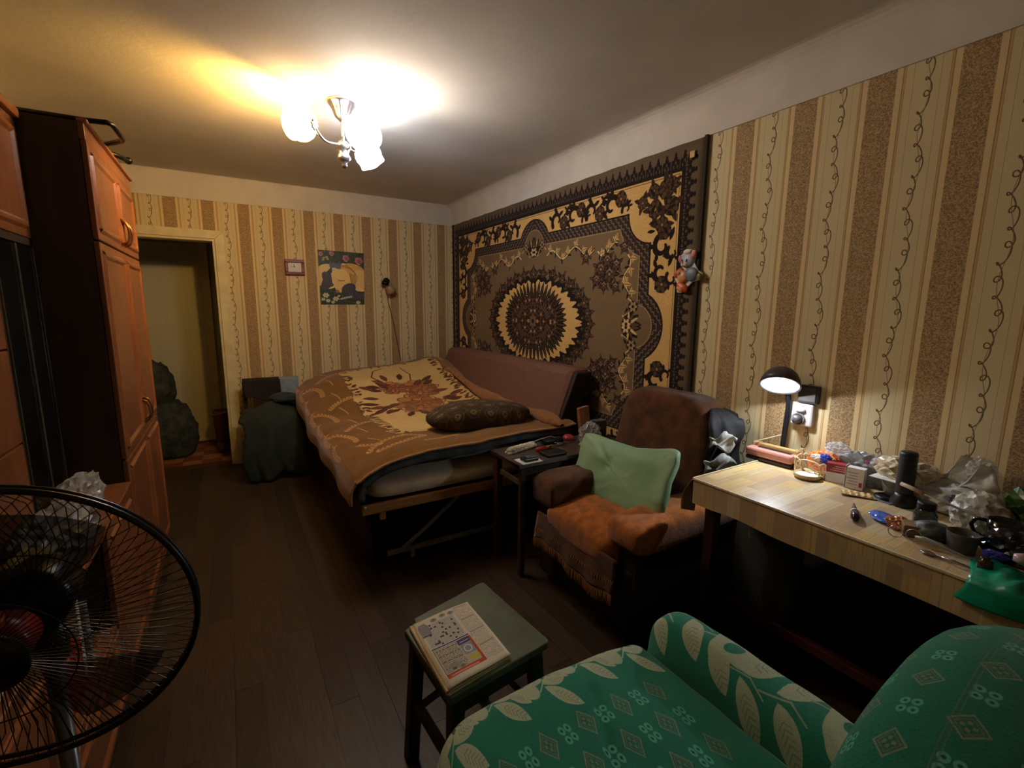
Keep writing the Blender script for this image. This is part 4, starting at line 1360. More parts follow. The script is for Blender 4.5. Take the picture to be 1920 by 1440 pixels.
tag(crumple('plastic_bag', (1.77, 2.04, TZ), (.055, .04, .062), clear, seed=15, amp=.4), 'clear crumpled bag in front of the rust-red packet', 'bag')
tag(rbox('grey_box', 1.88, 2.12, TZ, 1.97, 2.175, TZ + .10, mat('grey_card', hexc(92, 88, 88), rough=.6), bevel=.003), 'plain grey box at the back corner of the side table', 'box')
for k, (x_, y_) in enumerate(((1.665, 1.985), (1.69, 2.035))):
    tag(rbox('pill', x_, y_, TZ, x_ + .016, y_ + .012, TZ + .008, mat('white_paper', hexc(216, 214, 208)), bevel=.003), ('white tablet nearest the side table edge', 'white tablet beside the scissors')[k], 'tablet', 'loose tablets')
tag(MB().tube([(1.42, 2.17, TZ + .01), (1.48, 2.15, TZ + .035), (1.56, 2.145, TZ + .045), (1.62, 2.17, TZ + .02)], .004, 6).build('thin_cable', mat('pale_grey_cable', hexc(150, 146, 138), rough=.5), smooth=True), 'pale thin cable looping over the spectacle case', 'cable')

# ================================================================ brown armchair
ac = thing('armchair', 'low brown armchair under a furry orange-brown throw, beside the desk', 'armchair', (1.66, 1.57, 0))
fur = mat('orange_brown_fur', hexc(166, 98, 42), rough=.95, var=.3, scale=22, bump=.6, bscale=160, sheen=.3, spec=.1, stretch=(1, 1, .5))
furd = mat('dark_brown_fur', hexc(84, 52, 32), rough=.95, var=.3, scale=16, bump=.5, bscale=160, sheen=.2, spec=.1)
darkc = mat('black_brown_base', hexc(28, 20, 16), rough=.8)
rbox('base', 1.33, 1.255, .06, 1.96, 1.88, .34, darkc, ac, bevel=.02)
for x_ in (1.37, 1.94):
    for y_ in (1.30, 1.84):
        rbox('leg', x_ - .02, y_ - .02, 0, x_ + .02, y_ + .02, .06, darkc, ac)
def sw(v):
    v.z += .010 * noise.noise(v * 8) + .02 * (1 - (v.y / .25) ** 2) * (1 if v.z > 0 else 0)
    return v
cushion('seat', (1.585, 1.565, .388), (.325, .235, .088), fur, ac, e=(.25, .55), warp=sw, seed=3, amp=.006)
cushion('armrest', (1.60, 1.81, .50), (.335, .098, .090), furd, ac, e=(.2, .45), seed=5, amp=.010)
rbox('side_panel', 1.30, 1.745, .06, 1.95, 1.875, .50, darkc, ac, bevel=.02)
cushion('armrest', (1.655, 1.30, .485), (.345, .100, .075), fur, ac, e=(.2, .5), seed=6, amp=.010)
rbox('side_panel', 1.34, 1.222, .06, 1.96, 1.36, .475, darkc, ac, bevel=.02)
def bkw(v):
    v.x += .10 * (v.z + .3) / .6
    v.x += .012 * noise.noise(v * 6)
    v.y *= 1 - .10 * max(0, v.z / .33)
    return v
cushion('backrest', (1.84, 1.60, .67), (.10, .30, .325), furd, ac, e=(.4, .32), warp=bkw, seed=8, amp=.008)
# throw hanging over the front, with a fringe
def thr(u, v):
    y = 1.28 + .56 * u
    d = .15 * v
    x = 1.268 + .006 * math.sin(u * 23) * v - .018 * v
    return (x, y, .40 - d * .95 - .02 * math.sin(u * 6) * v)
sgrid('throw_front', thr, 30, 12, furd, ac, solid=.008)
b = MB()
for k in range(70):
    u = k / 69
    p = thr(u, 1)
    b.tube([p, (p[0] - .004 + .004 * rng.random(), p[1] + .006 * (rng.random() - .5), p[2] - .025), (p[0], p[1] + .012 * (rng.random() - .5), p[2] - .05)], [.003, .0022, .001], 4)
tag(b.build('fringe', mat('tan_fringe', hexc(168, 116, 66), rough=.9), ac), kind='stuff')
b = MB()
for k in range(46):
    u = k / 45
    z_ = .33 - .012 * math.sin(u * 5)
    p = thr(u, .6)
    b.tube([p, (p[0] - .006, p[1] + .008 * (rng.random() - .5), p[2] - .02)], [.0028, .001], 4)
tag(b.build('tassels', mat('tan_fringe', hexc(168, 116, 66), rough=.9), ac), kind='stuff')
# scattered light hairs on the throw
gp = mat('sage_green_satin', hexc(128, 164, 122), rough=.55, var=.05, scale=9, bump=.12, bscale=90, sheen=.15)
def gw(v):
    k = (v.x / .31)
    v.z += .075 * k * k - .03                    # sagging in the middle
    v.y -= .055 * (1 - k * k) * (.875 - .125 * max(-1, min(1, v.y / .08)))
    if v.z > 0:
        px_, py_ = v.x + .09, v.y - .01
        q_ = math.hypot(px_, py_)
        an = math.atan2(py_, px_)
        v.z -= .026 * math.exp(-(q_ / .025) ** 2) + .010 * math.exp(-(q_ / .11) ** 2) * max(0, math.cos(an * 5 + .6)) ** 3
        v.z += .007 * math.sin(v.y * 60 + v.x * 25) * max(0, abs(v.x) - .20) / .1
    v.z += .018 * noise.noise(Vector((v.x * 12, v.y * 5, 2.0))) + .010 * noise.noise(v * 19)
    return v
e1 = Vector((.02, -1, .10)).normalized()
e2 = Vector((.42, .06, .90)).normalized()
e3 = e1.cross(e2).normalized()
e2 = e3.cross(e1)
Mg = Matrix((e1, e2, e3)).transposed()
tag(cushion('green_pillow', (1.60, 1.575, .635), (.31, .165, .062), gp, M=Mg, e=(.30, .85), warp=gw, nu=72, nv=28), 'sage green satin pillow propped in the brown armchair', 'pillow')
# jacket on the back corner
jk = thing('jacket', 'black jacket with a pale patch hung on the corner of the brown armchair', 'clothing', (1.95, 1.25, .6))
jm = mat('black_navy_cloth', hexc(13, 14, 17), rough=.8, var=.2, bump=.3, bscale=60)
def jf(u, v):
    a = -.9 + 2.6 * u
    rr = .145 + .02 * math.sin(u * 16 + v * 4) + .012 * math.sin(u * 31)
    t = v
    if t < .25:
        k = t / .25
        return (1.93 + rr * k * math.sin(a) * 1.0, 1.37 - rr * k * math.cos(a) * .8, .955 - .05 * k * k)
    k = (t - .25) / .75
    return (1.93 + rr * math.sin(a) * (1 + .1 * k), 1.37 - rr * math.cos(a) * (.8 + .12 * math.sin(k * 9)), .905 - .36 * k - .02 * math.sin(u * 9))
sgrid('jacket_body', jf, 36, 30, jm, jk, solid=.012)
wh = mat('white_lining', hexc(160, 160, 154), rough=.8, bump=.3, bscale=40, var=.2)
def patch(name, a0, z1, z2, w_, m_, dx):
    V = []
    n = 8
    for i in range(n + 1):
        for j in range(5):
            t, s_ = i / n, j / 4
            a = a0 + w_ * t
            z = z1 + (z2 - z1) * s_ + .02 * math.sin(t * 7 + j)
            V.append((1.93 + (.175 + dx) * math.sin(a) , 1.37 - (.15 + dx + .012 * math.sin(s_ * 8 + t * 3)) * math.cos(a), z))
    F_ = [(i * 5 + j, i * 5 + j + 1, i * 5 + j + 6, i * 5 + j + 5) for i in range(n) for j in range(4)]
    mesh(name, V, F_, m_, jk, smooth=True, solid=.006)
patch('pale_lining', -.85, .80, .86, .7, wh, .004)
patch('pale_lining', -.95, .68, .76, .8, wh, .010)
patch('grey_pocket', -.75, .60, .69, .8, mat('grey_cloth', hexc(120, 120, 124), rough=.85), .018)

# ================================================================ stool and magazine
SZ = .45
sl = thing('stool', 'old green painted wooden stool with a chipped corner', 'stool', (.556, 1.14, 0))
sg = mat('worn_green_enamel', hexc(82, 90, 64), rough=.45, var=.16, scale=10, bump=.12, bscale=60)
Q = [Vector((.402, .950, 0)), Vector((.735, .995, 0)), Vector((.704, 1.358, 0)), Vector((.383, 1.255, 0))]
top = [(.402, .950), (.725, .990), (.735, .998), (.706, 1.350), (.695, 1.357), (.425, 1.288), (.424, 1.268), (.383, 1.250)]
MB().prism([(x_, y_, 0) for x_, y_ in top], (0, 0, SZ - .024), (0, 0, .024)).build('seat', sg, sl, bevel=.004)
dk = mat('blackened_green_wood', hexc(40, 40, 32), rough=.6, var=.2)
cen = sum(Q, Vector()) / 4
legs = [cen + (q - cen) * .80 for q in Q]
for q in legs:
    ou = (q - cen).normalized() * .03
    P = []
    for z, o_ in ((0, ou), (SZ - .024, Vector())):
        c_ = q + o_
        for i, j in ((-1, -1), (1, -1), (1, 1), (-1, 1)):
            P.append((c_.x + .019 * i, c_.y + .019 * j, z))
    MB().hexa(P).build('leg', dk, sl, bevel=.002)
def beam(name, a, b_, z0, z1, t=.018, m_=dk, par=sl):
    d = (b_ - a)
    L_ = d.length
    d.normalize()
    n = Vector((-d.y, d.x, 0)) * t * .5
    a2, b2 = a + d * .02, b_ - d * .02
    MB().hexa([tuple(p + Vector((0, 0, z0))) for p in (a2 - n, b2 - n, b2 + n, a2 + n)] + [tuple(p + Vector((0, 0, z1))) for p in (a2 - n, b2 - n, b2 + n, a2 + n)]).build(name, m_, par)
for i in range(4):
    beam('apron', legs[i], legs[(i + 1) % 4], SZ - .09, SZ - .026)
for i, z in ((0, .16), (2, .16), (1, .20), (3, .20)):
    beam('stretcher', legs[i] + (legs[i] - cen).normalized() * .02, legs[(i + 1) % 4] + (legs[(i + 1) % 4] - cen).normalized() * .02, z, z + .035)

def magazine():
    W, H = 440, 560
    c = Cv(W, H, hexc(214, 206, 186))
    r = np.random.default_rng(9)
    ink, blu = np.array(hexc(110, 104, 98)), hexc(64, 66, 116)
    # crossword grid, top
    gx0, gx1, gy0, gy1 = 44, 284, 300, 500
    c.rect(gx0, gy0, gx1, gy1, hexc(190, 190, 182))
    cs = 14
    for x in range(gx0, gx1, cs): c.rect(x, gy0, x + 1, gy1, ink * 1.2)
    for y in range(gy0, gy1, cs): c.rect(gx0, y, gx1, y + 1, ink * 1.2)
    for x in range(gx0, gx1 - cs, cs):
        for y in range(gy0, gy1 - cs, cs):
            q = r.random()
            if q < .16: c.rect(x + 1, y + 1, x + cs, y + cs, hexc(70, 68, 66))
            elif q < .4: c.rect(x + 3, y + 4, x + 11, y + 9, hexc(150, 148, 142))
    c.poly([(28, 420), (90, 420), (96, 450), (92, 500), (80, 524), (40, 524), (28, 500)], hexc(140, 140, 142))
    c.line([(90, 424), (97, 452), (92, 500), (78, 526)], 3, ink * .7)
    c.rect(28, 408, 92, 417, blu)
    for x, y in ((150, 520), (220, 528), (280, 520)):
        c.ell(x, y, 24, 16, hexc(150, 146, 136)); c.ell(x, y + 4, 10, 10, hexc(120, 116, 108))
    # text column, right
    for k in range(52):
        y = 540 - k * 9.6
        if k % 13 == 0:
            c.rect(312, y, 420, y + 5, ink * .9)
            continue
        x = 306
        while x < 424:
            wl = 6 + r.random() * 18
            if r.random() < .86: c.rect(x, y, min(x + wl, 426), y + 3, ink * (1.15 + .3 * r.random()))
            x += wl + 4
    # blue rule and the framed advertisement
    c.rect(34, 284, 296, 294, hexc(70, 84, 128))
    c.rect(36, 52, 300, 278, hexc(196, 76, 44))
    c.rect(36, 78, 284, 278, hexc(60, 52, 48))
    c.rect(39, 80, 282, 276, hexc(186, 178, 160))
    for k in range(15):
        y = 258 - k * 12
        x = 48
        while x < 190:
            wl = 10 + r.random() * 26
            c.rect(x, y, min(x + wl, 196), y + (6 if k % 4 == 0 else 3.5), ink * (.6 if k % 4 == 0 else 1))
            x += wl + 6
    c.rect(200, 236, 284, 276, hexc(74, 66, 120))
    c.rect(212, 252, 276, 258, hexc(200, 200, 210))
    c.rect(204, 150, 280, 232, hexc(140, 152, 160))
    c.ring(242, 192, 24, 26, 8, hexc(210, 214, 210))
    c.rect(214, 100, 284, 130, hexc(196, 186, 52))
    c.rect(60, 60, 250, 66, hexc(226, 190, 168))
    c.ell(110, 120, 34, 26, hexc(150, 144, 130)); c.ell(100, 100, 14, 8, ink * .8); c.ell(150, 92, 18, 10, hexc(120, 112, 104))
    c.rect(0, 0, 26, H, hexc(216, 200, 164))
    c.rect(22, 0, 24, H, hexc(170, 150, 116))
    return c.grain(.08, 6)
mg = thing('magazine', 'folded crossword magazine lying on the green stool', 'magazine', (.53, 1.10, SZ))
mq = [(.4255, .9595), (.618, .9985), (.616, 1.268), (.404, 1.210)]
mq = [(.400, .961), (.600, .991), (.598, 1.263), (.400, 1.243)]
mgm = imat('magazine_page', magazine(), rough=.7, spec=.3, noise_v=.04)
pages = mat('yellowed_pages', hexc(196, 176, 136), rough=.85, var=.15, stretch=(1, 1, 60), scale=20)
def mgf(u, v):
    a = Vector((*mq[0], 0)).lerp(Vector((*mq[1], 0)), u)
    b_ = Vector((*mq[3], 0)).lerp(Vector((*mq[2], 0)), u)
    p = a.lerp(b_, v)
    z = SZ + .0165 - .006 * math.exp(-u / .04) - .003 * u + .0015 * math.sin(u * 6 + v * 4)
    return (p.x, p.y, z)
sgrid('front_page', mgf, 20, 20, mgm, mg, solid=.0012)
for k in range(4):
    s_ = .004 * (k % 2)
    MB().hexa([(mq[0][0] - s_, mq[0][1] - .004 + .002 * k, SZ + .003 * k + .0003), (mq[1][0] - .004, mq[1][1] - .003 + s_ * .5, SZ + .0022 * k + .0003), (mq[2][0] - .004, mq[2][1] - .002, SZ + .0022 * k + .0003), (mq[3][0] - s_, mq[3][1], SZ + .003 * k + .0003),
               (mq[0][0] - s_ + .002, mq[0][1] - .004 + .002 * k, SZ + .003 * k + .0028), (mq[1][0] - .004, mq[1][1] - .003 + s_ * .5, SZ + .0022 * k + .0023), (mq[2][0] - .004, mq[2][1] - .002, SZ + .0022 * k + .0023), (mq[3][0] - s_ + .002, mq[3][1], SZ + .003 * k + .0028)]).build('page_block', pages, mg)

# ================================================================ green armchair in front
teal, teald, pale = np.array(hexc(44, 126, 104)), np.array(hexc(28, 94, 78)), np.array(hexc(172, 184, 156))
def weave(c, seed=0):
    H, W = c.a.shape[:2]
    X, Y = np.meshgrid(np.arange(W), np.arange(H))
    c.a *= (1 + .09 * np.sin(X * 2.1) * np.sin(Y * 2.1))[..., None]
    return c.grain(.14, seed)
def pleaf(c, x, y, a, ln, wd):
    c.leaf(x, y, a, ln, wd, pale)
    ca, sa = math.cos(a), math.sin(a)
    for k in range(3, 9):
        t = k / 10 * ln
        for s_ in (1, -1):
            c.line([(x + ca * t, y + sa * t), (x + ca * (t + ln * .10) - sa * s_ * wd * .26, y + sa * (t + ln * .10) + ca * s_ * wd * .26)], 1.3, pale * .72)
def daisy(c, x, y, r, a0=0, n=5, arc=2 * PI):
    for k in range(n):
        a = a0 + arc * k / n
        cx, cy = x + math.cos(a) * r * .62, y + math.sin(a) * r * .62
        c.ell(cx, cy, r * .46, r * .25, pale, a)
        c.ell(cx, cy, r * .36, r * .165, teald, a)
def medals(c, x0, y0, x1, y1, st=62, base=None):
    lt = teal * 1.0 + .10
    j = 0
    for y in np.arange(y0, y1, st):
        i = 0
        for x in np.arange(x0, x1, st):
            if (i + j) % 2 == 0:
                for dx, dy in ((-9, -9), (9, -9), (9, 9), (-9, 9)):
                    c.ell(x + dx, y + dy, 8, 8, lt + .10)
                    c.ell(x + dx, y + dy, 3, 3, teald)
            else:
                s_ = 24
                P = [(x - s_, y), (x, y - s_), (x + s_, y), (x, y + s_), (x - s_, y)]
                c.line(P, 3, pale * .78)
                c.line([(x + (a - x) * .7, y + (b - y) * .7) for a, b in P], 2.4, pale * .66)
                for dx, dy in ((-7, 0), (7, 0), (0, 7), (0, -7)):
                    c.rect(x + dx - 3, y + dy - 3, x + dx + 3, y + dy + 3, pale * .74)
            i += 1
        j += 1
def seat_cloth():
    W, H = 760, 700          # u = x across the chair, v = y from back to over the front edge
    c = Cv(W, H, teal)
    medals(c, 40, 20, 700, 360, 60)
    for k, x in enumerate(range(20, 760, 150)):
        yy = 400 + 20 * (k % 2)
        for q in range(3):
            c.ell(x + 20 + 26 * math.cos(2.1 * q), yy + 62 + 24 * math.sin(2.1 * q), 46, 34, pale, q)
        c.ell(x + 24, yy + 62, 26, 16, teal * 1.05, .7)
        c.ell(x + 28, yy + 58, 15, 9, pale, .7)
        pleaf(c, x + 62, yy + 16, -.9, 86, 40)
        pleaf(c, x + 66, yy + 24, .10, 84, 40)
        pleaf(c, x - 2, yy - 4, 2.3, 60, 30)
        daisy(c, x + 100, yy + 72, 40, 2.6, 5, 4.2)
        c.line([(x - 20, yy + 30), (x + 40, yy + 8), (x + 90, yy + 40), (x + 140, yy + 24)], 3, pale)
    return weave(c, 7)
def arm_cloth():
    W, H = 700, 460          # u along the arm from front to back, v around
    c = Cv(W, H, teal)
    for k in range(9):
        x = 10 + k * 84
        y = 230 + 26 * math.sin(k * 1.4)
        c.line([(x - 30, y - 8), (x + 30, y + 6), (x + 70, y - 14)], 3.5, pale * .9)
        pleaf(c, x, y + 6, .75, 104, 48)
        pleaf(c, x + 10, y - 6, -.85, 104, 48)
        if k % 3 == 2:
            for q in range(3):
                c.ell(x + 46 + 26 * math.cos(2.1 * q), y + 20 * math.sin(2.1 * q), 40, 30, pale, q)
            c.ell(x + 50, y, 22, 13, teal, .5)
    for x in range(20, 700, 44):
        c.flower(x, 50, 17, 4, teal + .12, teald, .8)
        c.flower(x + 22, 92, 14, 4, teal + .08, teald, .8)
    return weave(c, 8)
def back_cloth():
    c = Cv(760, 700, teal * .98)
    medals(c, 30, 30, 760, 700, 74)
    for y in (60, 260, 460, 640):
        for d in (0, 7):
            c.line([(0, y + d), (760, y + d - 10)], 1.5, pale * .66)
    return weave(c, 9)
kw = dict(rough=.95, bump=.25, bscale=420, spec=.08, sheen=.15, noise_v=.08)
sm, am, bkm = imat('green_seat_cover', seat_cloth(), **kw), imat('green_arm_cover', arm_cloth(), **kw), imat('green_back_cover', back_cloth(), **kw)
ga = thing('armchair', 'emerald green armchair with a pale leaf patterned cover, nearest the viewer', 'armchair', (.62, .42, 0))
rbox('base', .26, .02, .05, .98, .74, .34, mat('dark_teal_base', hexc(22, 70, 58), rough=.9), ga, bevel=.02)
for x_ in (.30, .94):
    for y_ in (.06, .70):
        rbox('leg', x_ - .02, y_ - .02, 0, x_ + .02, y_ + .02, .05, darkc, ga)
def seat_fn(u, v):
    # v: 0 back .. .7 front edge .. 1 hanging hem ; u: left to right
    x = .255 + .615 * u
    L1 = .62
    sv = v * .98
    bow = .022 * math.sin(u * PI) - .10 * max(0, 1 - u / .22) ** 2
    crown = .530 + .028 * math.sin(min(1, sv / L1) * PI * .9) * math.sin(u * PI) ** .5
    crown += .006 * noise.noise(Vector((x * 9, sv * 9, 0))) - .010 * math.exp(-((u - .50 - (sv - .35) * .9) / .02) ** 2) * (1 if .2 < sv < .52 else 0)
    crown -= .07 * max(0, 1 - u / .10) ** 2
    if sv <= L1:
        r = .05
        k = max(0, (sv - (L1 - r)) / r)
        return (x, .185 + sv + bow * (sv / L1), crown - .018 * k * k)
    t = sv - L1
    return (x, .185 + L1 + bow + .018 * math.sin(min(1, t / .05) * PI / 2) + .004 * math.sin(u * 21) * t * 8, crown - .018 - t)
o = sgrid('seat', seat_fn, 60, 80, sm, ga, solid=.02, uvfn=lambda u, v: (u * 1.0, v * 1.05 - .02))
def tube_pad(name, x, y0, y1, z, rx, rz, m, par, bend=0, nu=64, nv=40, exp=.7):
    """rounded arm: runs along -y from y1 (front) to y0, cross section a rounded box"""
    def fn(u, v):
        t = u
        e_ = min(1, math.sin(min(1, t / .12) * PI / 2)) ** .55 * min(1, math.sin(min(1, (1 - t) / .10) * PI / 2)) ** .55
        a = 2 * PI * v - PI / 2
        cx_, cz_ = sp(math.cos(a), exp) * rx * (.35 + .65 * e_), sp(math.sin(a), exp) * rz * (.35 + .65 * e_)
        y = y1 + (y0 - y1) * t
        wob = .006 * noise.noise(Vector((x * 5, y * 9, v * 6)))
        return (x + cx_ + wob, y + .012 * math.sin(v * 2 * PI), z + cz_ + wob + bend * t)
    return sgrid(name, fn, nu, nv, m, par, uvfn=lambda u, v: (u, 1 - v))
tube_pad('armrest', .945, .10, .795, .475, .078, .150, am, ga, bend=-.005)
tube_pad('armrest', .27, .02, .50, .475, .078, .150, am, ga)
def back_fn(u, v):
    # u around the section from front foot over the top to the rear foot, v across the width
    s_ = (v - .5) * 2
    half = .425
    x = .60 + half * s_
    top = 1.085 - .30 * abs(s_) ** 2.6 - .02 * abs(s_)
    th_ = .085 * (1 - .35 * abs(s_) ** 4)
    yc = .085
    a = u
    bow = -.05 * s_ * s_
    if a < .40:
        t = a / .40
        z = .36 + (top - .07 - .36) * t
        y = yc + th_ + .035 * math.sin(t * PI) + .02 * (1 - t)
    elif a < .60:
        t = (a - .40) / .20 * PI
        y = yc + th_ * math.cos(t)
        z = top - .07 + .07 * math.sin(t)
    else:
        t = (a - .60) / .40
        z = top - .07 + (.12 - top + .07) * t
        y = yc - th_ - .01 * math.sin(t * PI)
    w_ = .006 * noise.noise(Vector((x * 6, z * 6, a * 3)))
    return (x, y + bow + w_, z + w_)
sgrid('backrest', back_fn, 80, 60, bkm, ga, solid=.02, uvfn=lambda u, v: (v * 1.9, u * 3.4))

# ================================================================ desk with oilcloth
DT = .745
dkk = thing('desk', 'long dark desk along the right wall under a patchwork oilcloth', 'desk', (1.83, .40, 0))
DX, DYE, DYN = 1.5435, 1.147, -.55
dm = mat('dark_desk_wood', hexc(44, 24, 18), rough=.4, var=.2, stretch=(6, 6, 1), scale=5)
rbox('desk_top', DX + .004, DYN, DT - .034, XR - .006, DYE - .004, DT - .004, dm, dkk, bevel=.003)
for x_, y_ in ((DX + .05, DYE - .06), (XR - .06, DYE - .06), (DX + .05, DYN + .06)):
    rbox('leg', x_ - .022, y_ - .022, 0, x_ + .022, y_ + .022, DT - .034, dm, dkk)
rbox('apron', DX + .04, .34, DT - .115, DX + .058, DYE - .09, DT - .034, dm, dkk)
rbox('rear_rail', XR - .04, DYN + .02, DT - .13, XR - .02, DYE - .09, DT - .034, dm, dkk)
rbox('added_shade_panel', XR - .020, DYN + .02, .04, XR - .004, DYE - .02, DT - .034, dm, dkk)  # added dark panel, stands in for the deep shade under the desk
rbox('pedestal', DX + .035, -.45, .06, XR - .03, .30, DT - .036, dm, dkk)
for k in range(3):
    d = rbox('drawer', DX + .020, -.43, .09 + k * .2, DX + .0345, .28, .28 + k * .2, mat('red_brown_drawer', hexc(70, 30, 22), rough=.3), dkk)
    MB().ball((DX + .008, -.08, .185 + k * .2), .014, 10, 8).build('knob', bronze, d, smooth=True)
rbox('foot_rail', DX + .20, .30, .16, DX + .23, DYE - .05, .20, mat('red_brown_drawer', hexc(70, 30, 22), rough=.3), dkk)

def oilcloth():
    W, H = 340, 820
    cols = [np.array(hexc(*c)) for c in ((206, 182, 134), (196, 172, 130), (184, 158, 122), (204, 176, 118), (176, 152, 124), (200, 184, 148), (190, 164, 118))]
    c = Cv(W, H, cols[0])
    r = np.random.default_rng(14)
    y = 0
    row = 0
    while y < H:
        h = int(r.choice([36, 48, 60]))
        x = -int(r.integers(0, 50))
        while x < W:
            wd = int(r.choice([44, 66, 88]))
            c.rect(x, y, x + wd, y + h, cols[int(r.integers(0, len(cols)))] * (.95 + .1 * r.random()))
            for _ in range(6):
                yy = y + r.random() * h
                c.line([(x, yy), (x + wd, yy + 2)], 1, np.array(hexc(170, 142, 100)))
            x += wd
        y += h
    return c.grain(.05, 3)
oc = imat('patchwork_oilcloth', oilcloth(), rough=.35, spec=.45, noise_v=.05, bump=.03)
tcl = None
def ocf(u, v):
    # u: front hem .. front edge .. wall ; v: along the desk from the near end to the far end
    Hg, D_ = .100, XR - .012 - DX
    s_ = u * (Hg + D_)
    y = DYN + (DYE - DYN) * v
    if s_ < Hg:
        t = (Hg - s_)
        sag = .012 * math.exp(-((y - .95) / .10) ** 2)
        return (DX - .004 - .004 * math.sin(y * 9) * t / Hg, y, DT - .002 - t * (1 - sag * 8 * (t / Hg)))
    return (DX - .003 + (s_ - Hg), y, DT)
tb = sgrid('tablecloth', ocf, 60, 90, oc, None, solid=.003, uvfn=lambda u, v: (u, v * 2), smooth=False)
tag(tb, 'beige patchwork oilcloth covering the desk and hanging over its front edge', 'tablecloth')
rim = mat('cream_edge_strip', hexc(220, 206, 170), rough=.4)
MB().box(DX - .008, DYN, DT - .004, DX - .001, DYE, DT + .004).box(DX - .006, DYE - .002, DT - .006, XR - .012, DYE + .004, DT + .005).build('edge_piping', rim, tb, bevel=.001)
o = sgrid('side_flap', lambda u, v: (DX - .006 + .05 * u - .02 * u * v, DYE + .006 + .045 * math.sin(v * 2) * (1 - u), DT - .004 - .14 * v), 6, 10, mat('brown_oilcloth_back', hexc(136, 108, 80), rough=.6), tb, solid=.002)
# things under the desk
uc = mat('dark_grey_cloth', hexc(52, 56, 54), rough=.9, bump=.3)
usk = thing('covered_chair', 'chair back under a grey cloth beneath the far end of the desk', 'chair', (1.78, .98, 0))
cushion('covered_back', (1.76, .95, .42), (.035, .13, .22), uc, usk, e=(.5, .5))
rbox('seat', 1.79, .82, .36, 2.05, 1.07, .40, darkc, usk)
for x_, y_ in ((1.81, .84), (1.81, 1.05), (2.03, .84), (2.03, 1.05)):
    rbox('leg', x_ - .014, y_ - .014, 0, x_ + .014, y_ + .014, .36, darkc, usk)
tag(MB().tube([(1.60, .935, .655), (1.605, .94, .62), (1.602, .937, .585), (1.598, .93, .572)], .0032, 6).build('white_cable', mat('white_cord', hexc(210, 208, 200), rough=.5), smooth=True), 'short white cable end hanging below the desk edge', 'cable')
# ================================================================ desk lamp
dl_ = thing('desk_lamp', 'black flexible desk lamp, lit, in front of the wall socket', 'desk lamp', (2.075, 1.10, DT))
lb = mat('black_lamp_enamel', hexc(22, 22, 26), rough=.35, var=.08, spec=.5)
lbh = mat('lamp_head_glow_grey', hexc(70, 68, 72), rough=.45, var=.08)  # black head coloured grey to paint in the glow on it
rbox('clamp_base', 2.066, 1.085, DT, 2.10, 1.125, DT + .03, lb, dl_)
MB().tube([(2.084, 1.105, DT + .03), (2.084, 1.105, .82), (2.082, 1.100, .92), (2.080, 1.096, 1.0), (2.066, 1.098, 1.06), (2.045, 1.105, 1.10), (2.02, 1.11, 1.13)], .011, 10).build('flexible_stem', lb, dl_, smooth=True)
hc = Vector((1.995, 1.095, 1.11))
hd = Vector((-.52, -.24, -.82)).normalized()
qh = Vector((0, 0, 1)).rotation_difference(hd).to_matrix()
MB().lathe([(0, -.062), (.022, -.060), (.045, -.050), (.064, -.030), (.075, -.004), (.079, .022), (.076, .022), (.071, -.002), (.060, -.026), (.042, -.045), (0, -.050)], tuple(hc), 36, qh).build('lamp_shade', lbh, dl_, smooth=True)
MB().lathe([(.0735, .0195), (.070, -.002), (.059, -.025), (.041, -.044), (0, -.049), (0, -.047), (.040, -.042), (.058, -.024), (.069, -.002), (.0725, .0195)], tuple(hc), 32, qh).build('reflector', mat('white_reflector', hexc(236, 236, 236), rough=.5, var=.02), dl_, smooth=True)
MB().ball(tuple(hc + hd * .002), (.034, .034, .026), 16, 10, qh).build('bulb', mat('lit_bulb', (1, 1, 1), emit=(.93, .96, 1.0), estr=LAMP_E), dl_, smooth=True)
# ================================================================ wall socket
so = thing('wall_socket', 'white plug socket with a round plug, behind the desk lamp', 'socket', (XR, 1.05, .965))
wp = mat('old_white_plastic', hexc(196, 190, 190), rough=.35, var=.06)
rbox('socket_plate', XR - .022, 1.000, .915, XR - .001, 1.095, 1.015, wp, so, bevel=.008)
MB().lathe([(.0, .0), (.026, 0), (.028, .006), (.022, .007), (.020, .002)], (XR - .022, 1.055, .945), 20, RY(-PI / 2)).build('socket_ring', mat('grey_plastic', hexc(120, 116, 118), rough=.4), so, smooth=True)
MB().lathe([(.0, .03), (.014, .03), (.018, .02), (.019, 0)], (XR - .024, 1.055, .945), 16, RY(-PI / 2)).build('plug', mat('grey_plug', hexc(86, 82, 82), rough=.4), so, smooth=True)
MB().ball((XR - .026, 1.05, .985), (.012, .022, .012), 12, 8).build('adapter', wp, so, smooth=True)
bx = thing('junction_box', 'dark square box on the wall above the white socket', 'box', (XR, 1.02, 1.05))
rbox('box_body', XR - .03, .985, 1.018, XR - .001, 1.065, 1.095, mat('dark_grey_bakelite', hexc(60, 58, 60), rough=.4), bx, bevel=.004)
rbox('cover_plate', XR - .034, .991, 1.026, XR - .030, 1.059, 1.090, mat('brownish_cover', hexc(84, 76, 74), rough=.5), bx, bevel=.002)

